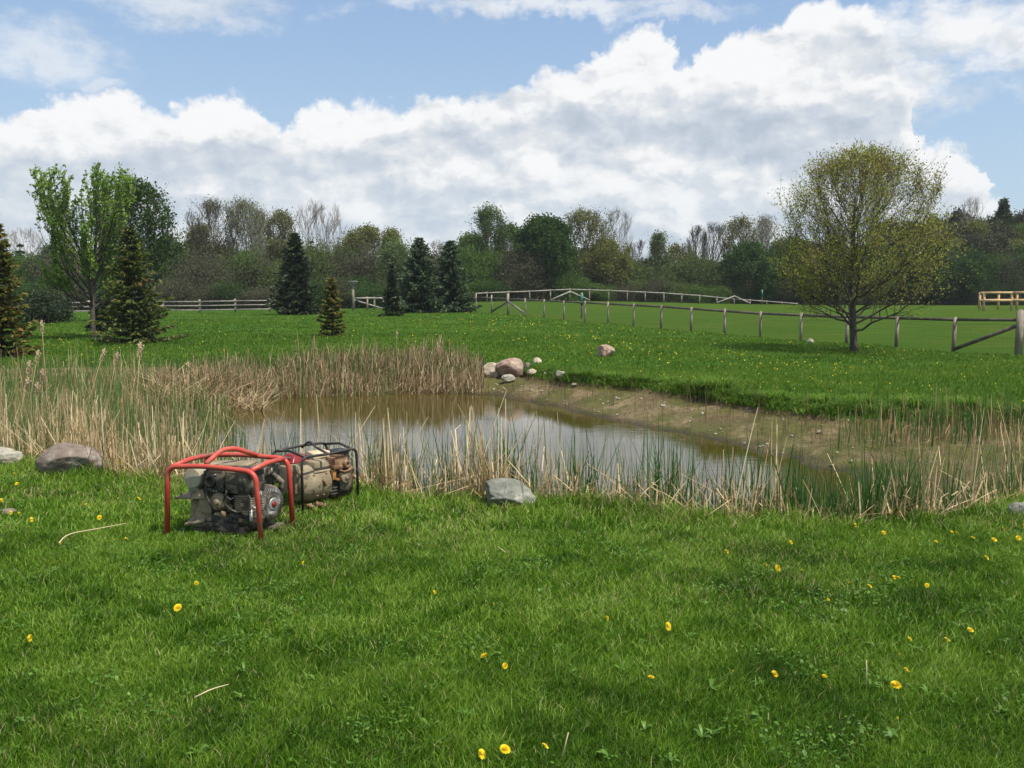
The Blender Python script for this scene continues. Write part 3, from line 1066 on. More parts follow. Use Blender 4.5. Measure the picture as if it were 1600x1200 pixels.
boulder(793, 799, 92, 40, 'blue grey angular boulder in the grass right of the pumps', 'rock_grey', 12, rz=.4, sink=.35, cuts=9, ry=.12)
boulder(96, 746, 92, 45, 'large rounded mauve brown boulder in the grass left of the pumps', 'rock_brown', 6, rz=.2, sink=.4, cuts=2, ry=.1, rough=.04)
boulder(0, 730, 48, 30, 'pale whitish boulder cut by the left picture edge', 'rock_pale', 8, sink=.3, cuts=5)
boulder(1598, 812, 34, 22, 'grey boulder cut by the right picture edge', 'rock_grey', 3, sink=.35, cuts=6)
boulder(796, 593, 42, 33, 'pink granite boulder, tallest of the rocks at the head of the mud bank', 'rock_pink', 21, z=-.66, sink=.2, cuts=13, ry=.25)
boulder(768, 592, 26, 20, 'grey tan rock leaning against the pink granite boulder', 'rock_tan', 23, z=-.66, sink=.3, cuts=7)
boulder(794, 599, 20, 11, 'small cream stone lying in front of the pink granite boulder', 'rock_pale', 25, z=-.72, sink=.3, cuts=5)
boulder(824, 582, 10, 13, 'little upright grey stone right of the pink granite boulder', 'rock_brown', 27, z=-.62, sink=.2, cuts=5)
boulder(839, 568, 14, 8, 'small tan rock in the lawn above the pink granite boulder', 'rock_tan', 29, z=-.6, sink=.4, cuts=5)
boulder(876, 598, 15, 12, 'cream stone under the turf lip of the mud bank', 'rock_pale', 31, z=-.7, sink=.3, cuts=5)
boulder(831, 590, 14, 7, 'flat brown stone between the cream stone and the pink boulder', 'rock_tan', 33, z=-.68, sink=.4, cuts=5)
boulder(947, 558, 28, 17, 'rounded pinkish boulder alone on the far lawn', 'rock_pink', 35, z=-.58, sink=.3, cuts=6, rz=.3, ry=.2)
boulder(1267, 537, 10, 7, 'round whitish stone on the lawn at the foot of the front fence', 'rock_pale', 37, z=-.6, sink=.3, cuts=4)
boulder(8, 806, 24, 9, 'low brown stone sunk in the grass at the left edge', 'rock_brown', 41, sink=.5, cuts=5)


def pebbles():
    base = rock_mesh('pebble', 51, (1, 1, .6), M['rock_pale'], 5, .08)
    rng = random.Random(5)
    first = True
    spots = [(897, 603), (852, 588), (846, 612), (785, 614), (1097, 647), (1036, 636), (1088, 621)]
    for i in range(62):
        px = rng.uniform(770, 1340)
        ya = np.interp(px, [770, 880, 1000, 1150, 1300], [600, 602, 612, 637, 660])
        yb = np.interp(px, [770, 880, 1000, 1150, 1300], [612, 634, 660, 690, 735])
        spots.append((px, rng.uniform(ya, yb)))
    for i, (px, py) in enumerate(spots):
        x, y = hit(px, py)
        o = base if first else base.copy()
        if not first:
            C.objects.link(o)
        first = False
        s_ = rng.uniform(.014, .04) * (1.8 if i < 7 else 1)
        o.location = (x, y, H(x, y) + s_ * .2)
        o.scale = (s_, s_ * rng.uniform(.6, 1), s_)
        o.rotation_euler = (rng.uniform(-.3, .3), rng.uniform(-.3, .3), rng.uniform(0, 6))
        tag(o, 'small chalky pebble on the bare mud bank', 'pebble', 'pale pebbles scattered over the mud bank')


pebbles()

# ------------------------------------------------------------------ fences
def bar(mb, a, b, wd, ht, val=.5):
    """a squared bar from a to b, its own cross section wd (across) by ht (up)"""
    a, b = Vector(a), Vector(b)
    d = (b - a)
    L = d.length
    d.normalize()
    side = d.cross(Vector((0, 0, 1)))
    if side.length < 1e-3:
        side = Vector((1, 0, 0))
    side.normalize()
    up = side.cross(d).normalized()
    v = []
    for p in (a, b):
        for su, sv in ((-1, -1), (1, -1), (1, 1), (-1, 1)):
            v.append(tuple(p + side * su * wd / 2 + up * sv * ht / 2))
    mb.add(v, quads=[(3, 2, 1, 0), (4, 5, 6, 7), (0, 1, 5, 4), (1, 2, 6, 5), (2, 3, 7, 6), (3, 0, 4, 7)], val=val)


def post_part(parent, x, y, z, h, wd, mat, lean=(0, 0), name='post'):
    mb = MB()
    base = Vector((x, y, z - .15))
    top = Vector((x + lean[0], y + lean[1], z + h))
    bar(mb, base, top, wd, wd)
    mb.box(top + Vector((0, 0, .012)), (wd * .92, wd * .92, .024), taper=.6)
    return mb.build(name, M[mat], parent)


def make_front_fence():
    root = empty('post_and_rail_fence', (0, 0, 0), label='long weathered post and rail fence with wire mesh crossing the middle distance', cat='fence')
    rng = random.Random(2)
    P_ = []
    for i, (x, y) in enumerate(FRONT):
        z = H(x, y)
        P_.append((x, y, z))
    tops = {794: 459, 1594: 485, 743.8: 458, 768: 461, 821: 466, 850: 468, 881: 470, 914: 470, 950: 472, 990: 474, 1033: 477, 1080: 480, 1132.5: 482, 1188.5: 487, 1252: 489, 1323.7: 498, 1401.7: 495, 1491.7: 496}
    for (x, y, z), p in zip(P_, FRONT_POSTS_PX):
        big = p in (794, 1594)
        h = zat(tops[p], y) - z
        post_part(root, x, y, z, h, .18 if p == 1594 else (.15 if big else .10), 'fence', (rng.uniform(-.02, .02), 0))
    # top rail, just behind and below the post tops
    for i in range(len(P_) - 1):
        (xa, ya, za), (xb, yb, zb) = P_[i], P_[i + 1]
        p0, p1 = FRONT_POSTS_PX[i], FRONT_POSTS_PX[i + 1]
        rh = lambda p: np.interp(p, [743, 794, 914, 1033, 1188, 1323, 1491, 1594], [464.5, 467, 473, 479, 490, 495, 499.5, 500])
        mb = MB()
        bar(mb, (xa, ya + .10, zat(rh(p0), ya)), (xb, yb + .10, zat(rh(p1), yb)), .04, .11)
        mb.build('rail', M['rail_dark'], root)
    # rails go on out of the frame to the right
    (xa, ya, za) = P_[-1]
    mb = MB()
    bar(mb, (xa, ya + .1, zat(500, ya)), (xa + 2.5, ya - 2.2, zat(500, ya)), .05, .15)
    mb.build('rail', M['rail_dark'], root)
    # diagonal braces
    def brace(i, zi, j, zj, mat='fence'):
        mb = MB()
        bar(mb, (P_[i][0], P_[i][1] - .06, P_[i][2] + zi), (P_[j][0], P_[j][1] - .06, P_[j][2] + zj), .06, .12)
        mb.build('brace', M[mat], root)
    brace(17, 1.05, 16, .12, 'rail_dark')
    brace(2, .95, 3, .12, 'rail_grey')
    brace(2, .95, 1, .12, 'rail_dark')
    # welded wire mesh
    mb = MB()
    for i in range(len(P_) - 1):
        a, b = Vector(P_[i]), Vector(P_[i + 1])
        for k in range(9):
            zz = .08 + k * .12
            mb.tube([a + Vector((0, .05, zz)), b + Vector((0, .05, zz))], .0022, 3, cap=False)
        n = 16
        for k in range(n):
            p = a.lerp(b, (k + .5) / n)
            mb.tube([p + Vector((0, .05, .05)), p + Vector((0, .05, 1.08))], .002, 3, cap=False)
    mb.build('wire_mesh', M['wire'], root)
    # the run behind, from its left end back into the field
    x0, y0, z0 = P_[0]
    prev = (x0, y0, z0)
    for (px, Y) in ((728, 78), (714, 84)):
        x, y = xat(px, 480, Y), Y
        z = H(x, y)
        post_part(root, x, y, z, 1.2, .15, 'fence')
        mb = MB()
        bar(mb, (prev[0], prev[1] + .1, prev[2] + 1.08), (x, y + .1, z + 1.08), .05, .14)
        mb.build('rail', M['rail_grey'], root)
        prev = (x, y, z)


make_front_fence()


def rail_line(root, pts, h, pw, rails, rmat='rail_grey', pmat='fence', rh=.12, rows=None, pxs=None):
    P_ = [(x, y, H(x, y)) for x, y in pts]
    if rows:
        T_ = [zat(rows(p), P_[i][1]) for i, p in enumerate(pxs)]
        for (x, y, z), zt in zip(P_, T_):
            post_part(root, x, y, z, zt - z, pw, pmat)
        for i in range(len(P_) - 1):
            mb = MB()
            a, b = P_[i], P_[i + 1]
            bar(mb, (a[0], a[1] - pw * .62, T_[i] - .1), (b[0], b[1] - pw * .62, T_[i + 1] - .1), .05, rh)
            mb.build('rail', M[rmat], root)
        return P_
    for x, y, z in P_:
        post_part(root, x, y, z, h, pw, pmat)
    for i in range(len(P_) - 1):
        for rz in rails:
            mb = MB()
            a, b = P_[i], P_[i + 1]
            bar(mb, (a[0], a[1] - pw * .62, a[2] + rz), (b[0], b[1] - pw * .62, b[2] + rz), .05, rh)
            mb.build('rail', M[rmat], root)
    return P_


def make_rear_fence():
    root = empty('rail_fence', (0, 0, 0), label='thin grey single rail fence arching over the crest before the woods', cat='fence')
    post = [(700, 86), (728, 88), (761, 90), (795, 92), (827.5, 93.5), (860, 95), (890.6, 96.5), (921, 98), (951, 99), (980, 100), (1008, 101), (1037, 102.5), (1065, 104), (1093, 106), (1120, 108), (1147, 110), (1172, 111), (1198, 112.5), (1222, 114), (1246, 115.5)]
    pts = [(xat(p, 470, Y), Y) for p, Y in post]
    P_ = rail_line(root, pts, None, .11, None, rh=.11, rows=lambda p: np.interp(p, [700, 760, 830, 890, 951, 1037, 1093, 1147, 1198, 1250], [459, 456, 453.5, 450.5, 452.5, 456.5, 460.5, 466, 469.5, 473.5]), pxs=[a for a, b in post])
    for i, j in ((6, 5), (6, 7), (15, 14), (15, 16)):
        mb = MB()
        bar(mb, (P_[i][0], P_[i][1] - .2, P_[i][2] + 1.0), (P_[j][0], P_[j][1] - .2, P_[j][2] + .15), .05, .13)
        mb.build('brace', M['rail_grey'], root)


make_rear_fence()


def make_left_fence():
    root = empty('split_rail_fence', (0, 0, 0), label='grey three rail split fence on the left before the woods', cat='fence')
    pts = [(xat(p, 480, 80), 80.0) for p in (30, 84, 139, 197, 254.7, 312, 367.5, 421, 476)]
    rail_line(root, pts, 1.15, .15, [.25, .62, .98], rh=.10)
    root = empty('corner_fence', (0, 0, 0), label='short braced grey fence between the bird house pole and the conifers', cat='fence')
    post = [(553, 82), (574, 82), (585, 83), (599, 83.5), (622, 84), (646, 85)]
    P_ = rail_line(root, [(xat(p, 480, Y), Y) for p, Y in post], 1.15, .15, [1.05], rh=.16)
    mb = MB()
    bar(mb, (P_[0][0], P_[0][1] - .2, P_[0][2] + .95), (P_[3][0], P_[3][1] - .2, P_[3][2] + .1), .05, .13)
    mb.build('brace', M['rail_grey'], root)


make_left_fence()


def make_birdhouse():
    Y = 81.5
    x = xat(552, 480, Y)
    z = H(x, Y)
    root = empty('bird_house_pole', (x, Y, z), label='tall grey pole topped by a small pale bird house', cat='bird house')
    mb = MB()
    mb.tube([(0, 0, -.1), (0, 0, 2.3)], [.13, .10], 8)
    mb.build('pole', M['fence'], root)
    mb = MB()
    mb.box((0, 0, 2.42), (.5, .4, .22))
    mb.build('bird_box', M['rail_grey'], root)
    mb = MB()
    mb.box((0, -.01, 2.56), (.8, .6, .06))
    mb.build('roof', M['rock_pale'], root)


make_birdhouse()

M['green_plastic'] = surf_mat('green_plastic', (0.01, 0.10, 0.07), (0.02, 0.16, 0.11), 4, 0.5, 0)
for (px, Y, hy, lab) in ((909, 60, 456, 'pale post with a green cap sleeve standing in the pasture'), (1190.5, 112, 452, 'slim post with green sleeve at the right of the rear fence')):
    x = xat(px, 470, Y)
    z = H(x, Y)
    top = zat(hy, Y) - z
    root = empty('marker_post', (x, Y, z), label=lab, cat='marker post')
    mb = MB()
    mb.box((0, 0, top * .5 - .05), (.12, .12, top))
    mb.build('post', M['fence'], root)
    mb = MB()
    mb.box((0, 0, top * .72), (.17, .17, top * .42))
    mb.build('sleeve', M['green_plastic'], root)


def make_corral():
    root = empty('timber_corral', (0, 0, 0), label='corral of fresh yellow timber rails at the right edge', cat='corral')
    Y0 = 70
    p0 = Vector((xat(1537, 480, 68), 68, 0))
    run1 = [p0 + Vector((k * 1.9, -k * .25, 0)) for k in range(4)]
    run2 = [p0 + Vector((1.3, 0, 0)) + Vector((k * 1.7, 3.2 + k * .5, 0)) for k in range(4)]
    for run in (run1, run2):
        P_ = [(p.x, p.y, H(p.x, p.y)) for p in run]
        zt = zat(457, 68) - P_[0][2]
        for x, y, z in P_:
            mb = MB()
            bar(mb, (x, y, z - .1), (x, y, z + zt), .13, .13)
            mb.build('post', M['timber'], root)
        for i in range(3):
            for rz in (zt - .03, zt * .55):
                mb = MB()
                a, b = P_[i], P_[i + 1]
                bar(mb, (a[0], a[1] - .09, a[2] + rz), (b[0], b[1] - .09, b[2] + rz), .045, .16)
                mb.build('rail', M['timber'], root)


make_corral()

# ------------------------------------------------------------------ trees
def bez(a, c, b, n):
    t_ = np.linspace(0, 1, n)[:, None]
    return (1 - t_) ** 2 * a + 2 * (1 - t_) * t_ * c + t_ ** 2 * b


def broadleaf(seed, Ht, base_h, prof, n1=16, n2=9, n3=5, r0=.12, leaf=.09, nleaf=5, lspread=.12, upright=.5, wig=.04, leafmat='leaf_mid', barkmat='bark', trunks=1, bare=0.0, twig_r=.006, asp=.7,
              label='', cat='tree', name='broadleaf_tree', loc=(0, 0, 0), group=None, lean=0.0, spread_base=.25, fork=.6, vlo=0.0, vhi=1.0, lowbias=1.0, whip=0.0, limr=(.74, .34), lr=.55, rej=(.85, .2)):
    """trunk, limbs to the crown's outline, side shoots and twigs, leaves on the twigs.
    prof(t) -> crown radius at t (0 crown base .. 1 top)"""
    rng = np.random.default_rng(seed)
    root = empty(name, loc, rng.random() * 6.28, label, cat, group)
    tr, cr = MB(), MB()
    LC, LV = [], []
    starts = []
    for k in range(trunks):
        a = rng.random() * 6.28 + k * 2.4
        off = np.array([math.cos(a), math.sin(a), 0]) * (0.0 if trunks == 1 else .16 * Ht / 7)
        top = np.array([off[0] * 5 + rng.normal() * .02 * Ht, off[1] * 5 + rng.normal() * .02 * Ht, Ht * fork * (1.25 if trunks > 1 else 1)])
        pts = bez(np.array([off[0] * .5, off[1] * .5, -.15]), np.array([off[0] * .9 + rng.normal() * .02 * Ht, off[1] * .9, Ht * .3]), top, 10)
        rad = r0 * (1 - np.linspace(0, 1, 10) ** 1.1 * .75) / math.sqrt(trunks)
        rad[0] *= 1.35
        tr.tube(pts, rad, 9)
        starts.append((pts, rad))
    for i in range(n1):
        pts, rad = starts[i % trunks]
        f = (i + rng.random()) / n1
        hs = base_h / Ht + (fork * .98 - base_h / Ht) * f ** lowbias
        hs = max(.03, min(.97, hs / (fork * (1.25 if trunks > 1 else 1))))
        s_ = np.array([np.interp(hs, np.linspace(0, 1, 10), pts[:, k]) for k in range(3)])
        r_s = np.interp(hs, np.linspace(0, 1, 10), rad) * lr
        az = i * 2.399 + rng.normal() * .35
        te = min(.99, max(.02, f * (1 - upright * .35) + upright * .35 + rng.normal() * .07))
        ze = base_h + (Ht - base_h) * te
        re = prof(te) * (rej[0] + rej[1] * rng.random())
        e = np.array([math.cos(az) * re, math.sin(az) * re, max(ze, s_[2] - .15 * Ht)])
        c_ = s_ * .45 + e * .55
        c_[2] = s_[2] + (e[2] - s_[2]) * (.5 - .3 * (1 - upright)) if e[2] > s_[2] else s_[2] + .03 * Ht
        c_[:2] = s_[:2] + (e[:2] - s_[:2]) * (.62 if upright > .4 else .5)
        P1 = bez(s_, c_, e, 9)
        P1[1:-1] += rng.normal(size=(7, 3)) * wig * Ht * .1
        R1 = r_s * (1 - np.linspace(0, 1, 9) * .82)
        (tr if True else cr).tube(P1, R1, 6, cap=False)
        L1 = np.linalg.norm(e - s_)
        for j in range(n2):
            g = .22 + .78 * (j + rng.random()) / n2
            s2 = np.array([np.interp(g, np.linspace(0, 1, 9), P1[:, k]) for k in range(3)])
            dirn = P1[min(8, int(g * 8) + 1)] - P1[max(0, int(g * 8) - 1)]
            dirn = dirn / (np.linalg.norm(dirn) + 1e-9)
            rv = rng.normal(size=3)
            rv /= np.linalg.norm(rv)
            d2 = dirn * (.75 + .3 * whip) + rv * (.75 - .35 * whip) + np.array([0, 0, .25 + .35 * upright + .6 * whip])
            d2 /= np.linalg.norm(d2)
            L2 = (L1 * .42 * (1.15 - .6 * g) + .05 * Ht) * (.7 + .5 * rng.random())
            e2 = s2 + d2 * L2
            # keep inside the outline
            tz = (e2[2] - base_h) / (Ht - base_h)
            rr = math.hypot(e2[0], e2[1])
            lim = prof(min(.99, max(.0, tz))) * (limr[0] + limr[1] * rng.random())
            if rr > lim:
                e2[:2] *= lim / rr
            e2[2] = min(e2[2], Ht * (.97 - .12 * rng.random()))
            m2 = (s2 + e2) / 2 + np.array([0, 0, .04 * L2]) + rng.normal(size=3) * .05 * L2
            P2 = bez(s2, m2, e2, 5)
            R2 = max(twig_r * 1.6, R1[min(8, int(g * 8))] * .5) * (1 - np.linspace(0, 1, 5) * .7)
            cr_ = tr
            cr_.tube(P2, R2, 4, cap=False)
            for k in range(n3):
                q = .25 + .75 * (k + rng.random()) / n3
                s3 = np.array([np.interp(q, np.linspace(0, 1, 5), P2[:, kk]) for kk in range(3)])
                rv = rng.normal(size=3)
                rv /= np.linalg.norm(rv)
                d3 = (e2 - s2) / (L2 + 1e-9) * .8 + rv * .7 + np.array([0, 0, .2 + .5 * upright])
                d3 /= np.linalg.norm(d3)
                L3 = L2 * (.35 + .3 * rng.random()) * (1 - .6 * whip)
                e3 = s3 + d3 * L3
                e3[2] = min(e3[2], Ht * (1 - .10 * rng.random() ** 1.5))
                P3 = np.stack([s3, (s3 + e3) / 2 + rng.normal(size=3) * .04 * L3, e3])
                tr.tube(P3, [twig_r, twig_r * .8, twig_r * .45], 3, cap=False)
                if rng.random() >= bare and nleaf:
                    w_ = rng.random(nleaf)
                    pc = s3 + (e3 - s3) * w_[:, None] + rng.normal(size=(nleaf, 3)) * lspread
                    LC.append(pc)
                    LV.append(np.clip(vlo + (vhi - vlo) * (.5 + .25 * rng.normal(size=nleaf) + .12 * rng.normal()), 0, 1))
    tr.build('trunk', M[barkmat], root, smooth=True)
    if LC:
        c_ = np.concatenate(LC)
        v_ = np.concatenate(LV)
        cr.cards(c_, leaf * (.6 + .8 * rng.random(len(c_))), rng, v_, asp=asp)
        cr.build('crown', M[leafmat], root)
    return root


def ell(rm, peak=.45, p=2.0, topr=.0):
    """crown outline: widest at peak"""
    def f(t_):
        if t_ < peak:
            return rm * (1 - ((peak - t_) / peak) ** p * .55)
        return rm * max(topr, (1 - ((t_ - peak) / (1 - peak)) ** p)) ** (1 / p)
    return f


def place(px, Y, pyb=None):
    x = xat(px, 480, Y)
    return (x, Y, H(x, Y) - .05)


def topm(py, Y, z):
    return zat(py, Y) - z


M['leaf_maple'] = leaf_mat('young_maple_leaf', [(0, (0.11, 0.20, 0.028)), (.5, (0.20, 0.33, 0.055)), (1, (0.30, 0.44, 0.10))], .5)
M['leaf_big'] = leaf_mat('budding_leaf', [(0, (0.17, 0.20, 0.035)), (.35, (0.26, 0.30, 0.055)), (.7, (0.34, 0.39, 0.08)), (.86, (0.38, 0.42, 0.11)), (.93, (0.34, 0.22, 0.08)), (1, (0.36, 0.24, 0.10))], .5, patch=(0.28, 0.20, 0.07), pscale=.9)
M['leaf_dark'] = leaf_mat('dark_leaf', [(0, (0.025, 0.055, 0.013)), (.5, (0.042, 0.09, 0.02)), (1, (0.07, 0.135, 0.03))], .3, spec=.08)
M['leaf_mid'] = leaf_mat('mid_leaf', [(0, (0.05, 0.095, 0.020)), (.5, (0.085, 0.15, 0.032)), (1, (0.13, 0.21, 0.05))], .35, spec=.08)
M['leaf_olive'] = leaf_mat('olive_leaf', [(0, (0.09, 0.105, 0.024)), (.5, (0.15, 0.165, 0.04)), (1, (0.21, 0.225, 0.065))], .35, spec=.08)
M['leaf_pale'] = leaf_mat('pale_leaf', [(0, (0.08, 0.125, 0.045)), (.5, (0.12, 0.18, 0.07)), (1, (0.18, 0.25, 0.10))], .35, spec=.08)
M['leaf_willow'] = leaf_mat('willow_leaf', [(0, (0.075, 0.105, 0.034)), (.5, (0.105, 0.145, 0.048)), (1, (0.14, 0.185, 0.066))], .3, spec=.05)
M['twig_brown'] = leaf_mat('brown_twigs', [(0, (0.070, 0.070, 0.042)), (.5, (0.085, 0.088, 0.052)), (1, (0.105, 0.108, 0.064))], .2, spec=.03)
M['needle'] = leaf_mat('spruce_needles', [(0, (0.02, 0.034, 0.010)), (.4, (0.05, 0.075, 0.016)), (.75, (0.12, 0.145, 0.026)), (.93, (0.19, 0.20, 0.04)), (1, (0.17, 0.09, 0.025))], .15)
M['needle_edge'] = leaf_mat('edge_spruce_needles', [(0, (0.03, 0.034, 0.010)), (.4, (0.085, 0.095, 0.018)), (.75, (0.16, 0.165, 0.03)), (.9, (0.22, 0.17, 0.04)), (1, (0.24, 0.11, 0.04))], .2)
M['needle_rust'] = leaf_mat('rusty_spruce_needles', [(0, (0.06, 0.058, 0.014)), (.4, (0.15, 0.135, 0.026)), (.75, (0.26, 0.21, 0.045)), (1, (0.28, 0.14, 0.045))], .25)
M['needle_dark'] = leaf_mat('dark_spruce_needles', [(0, (0.012, 0.024, 0.010)), (.5, (0.025, 0.046, 0.016)), (.9, (0.05, 0.075, 0.024)), (1, (0.08, 0.10, 0.03))], .1)
M['needle_blue'] = leaf_mat('blue_spruce_needles', [(0, (0.02, 0.04, 0.02)), (.5, (0.05, 0.085, 0.04)), (.9, (0.09, 0.13, 0.06)), (1, (0.12, 0.15, 0.06))], .1)


def conifer(seed, Ht, rad, mat, loc, label, name='spruce_tree', lvl=26, nb=7, clump=.10, dens=1.0, droop=.15, base=.03, group=None, ragged=.25, barkmat='bark_dark', pw=.85, vlo=0.0, lopside=0.0):
    rng = np.random.default_rng(seed)
    root = empty(name, loc, 0, label, 'conifer', group)
    tr, cr = MB(), MB()
    tr.tube([(0, 0, -.1), (0, 0, Ht * .5), (0, 0, Ht * .985)], [Ht * .017, Ht * .010, Ht * .002], 8)
    LC, LV, LD = [], [], []
    for i in range(lvl):
        f = (i + .3 * rng.random()) / lvl
        z = Ht * (base + (1 - base) * f)
        rr = rad * (1 - f) ** pw + rad * .03
        nbr = max(4, int(nb * (1 - .35 * f)))
        a0 = rng.random() * 6.28
        for j in range(nbr):
            a = a0 + j * 2 * PI / nbr + rng.normal() * .25
            L = rr * (1 - ragged + 1.6 * ragged * rng.random()) * (1 + lopside * math.cos(a))
            up = .10 + .5 * f
            d = np.array([math.cos(a), math.sin(a), 0])
            side = np.array([-math.sin(a), math.cos(a), 0])
            K = 6
            t_ = np.linspace(0, 1, K)
            pts = np.array([0, 0, z]) + d * (L * t_)[:, None] + np.array([0, 0, 1.0]) * (L * (up * t_ - droop * 1.8 * t_ + droop * 1.5 * t_ ** 2.5))[:, None]
            tr.tube(pts, np.linspace(Ht * .0035, Ht * .0009, K), 3, cap=False)
            n = int(dens * (6 + 30 * L / rad))
            g = rng.random(n) ** .7
            c = np.stack([np.interp(g, t_, pts[:, k]) for k in range(3)], 1)
            wdt = (L * .30 * (1 - g * .75) + clump * .3)
            sgn = rng.uniform(-1, 1, n)
            c = c + side * (sgn * wdt)[:, None]
            c[:, 2] -= np.abs(sgn) * wdt * .25 + rng.random(n) * clump * .3
            LC.append(c)
            # sprays point outward and to the side
            dd = d * 1.0 + side * (sgn * .9)[:, None] + np.stack([0 * g, 0 * g, -.15 + .45 * rng.normal(size=n)], 1)
            LD.append(dd / np.linalg.norm(dd, axis=1)[:, None])
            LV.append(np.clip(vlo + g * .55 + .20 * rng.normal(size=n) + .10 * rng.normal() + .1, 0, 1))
    c, d, v = np.concatenate(LC), np.concatenate(LD), np.concatenate(LV)
    N = len(c)
    s_ = clump * (.6 + .8 * rng.random(N))[:, None]
    rv = rng.normal(size=(N, 3))
    rv[:, 2] *= .5
    sd_ = np.cross(d, rv)
    sd_ /= np.linalg.norm(sd_, axis=1)[:, None] + 1e-9
    v4 = np.stack([c - d * s_ * .5, c - sd_ * s_ * .22 + d * s_ * .05, c + d * s_ * .7, c + sd_ * s_ * .22 + d * s_ * .05], 1).reshape(-1, 3)
    cr.add(v4, quads=np.arange(N * 4).reshape(-1, 4), val=np.repeat(v, 4))
    # the leader
    tr.build('trunk', M[barkmat], root, smooth=True)
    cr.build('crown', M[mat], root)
    return root


def dens_shrub(seed, Rr, Ht, mat, name='shrub', leaf=.22, n=2600, stems=16, bark='bark_dark', up=.3, loc=(0, 0, -50), fill=.5):
    """bush of many stems fanning from the ground, leaves gathered in clumps on a bumpy dome"""
    rng = np.random.default_rng(seed)
    root = empty(name, loc)
    tr, cr = MB(), MB()
    ends = []
    for i in range(stems):
        a = i * 2.399 + rng.normal() * .3
        q = math.sqrt((i + .5) / stems)
        h = Ht * math.sqrt(max(.05, 1 - (q * .9) ** 2)) * (.8 + .3 * rng.random())
        e = np.array([math.cos(a) * Rr * q, math.sin(a) * Rr * q, h])
        s_ = np.array([math.cos(a) * Rr * .15 * q, math.sin(a) * Rr * .15 * q, -.1])
        c_ = np.array([s_[0] * 1.5 + e[0] * .25, s_[1] * 1.5 + e[1] * .25, h * .6])
        P1 = bez(s_, c_, e, 7)
        tr.tube(P1, np.linspace(.05, .015, 7), 4, cap=False)
        for j in range(7):
            g = .3 + .7 * rng.random()
            s2 = P1[int(g * 6)]
            rv = rng.normal(size=3)
            rv /= np.linalg.norm(rv)
            e2 = s2 + (rv * .8 + np.array([0, 0, .7 * up + .4])) * Ht * .22 * (.6 + rng.random())
            e2[2] = min(max(e2[2], .1), Ht * 1.08)
            tr.tube([s2, (s2 + e2) / 2, e2], [.018, .014, .008], 3, cap=False)
            ends.append(e2)
            ends.append(s2 * .3 + e2 * .7)
    ends = np.array(ends)
    k = rng.integers(0, len(ends), n)
    c = ends[k] + rng.normal(size=(n, 3)) * np.array([.13, .13, .10]) * Ht * .8
    # leaves down the skirt as well
    m = int(n * fill * .5)
    a = rng.random(m) * 2 * PI
    zz = rng.random(m) * Ht * .7
    rr = Rr * np.sqrt(np.clip(1 - (zz / Ht) ** 2, 0, 1)) * (.55 + .45 * rng.random(m))
    c = np.concatenate([c, np.stack([np.cos(a) * rr, np.sin(a) * rr, zz], 1)])
    c[:, 2] = np.abs(c[:, 2])
    cl = rng.random(len(ends)) * .35
    v = np.clip(.30 + np.concatenate([cl[k], .2 * rng.random(m)]) + .18 * rng.normal(size=len(c)), 0, 1)
    cr.cards(c, leaf * (.5 + .9 * rng.random(len(c))), rng, v, asp=.6)
    tr.build('trunk', M[bark], root)
    cr.build('crown', M[mat], root)
    return root


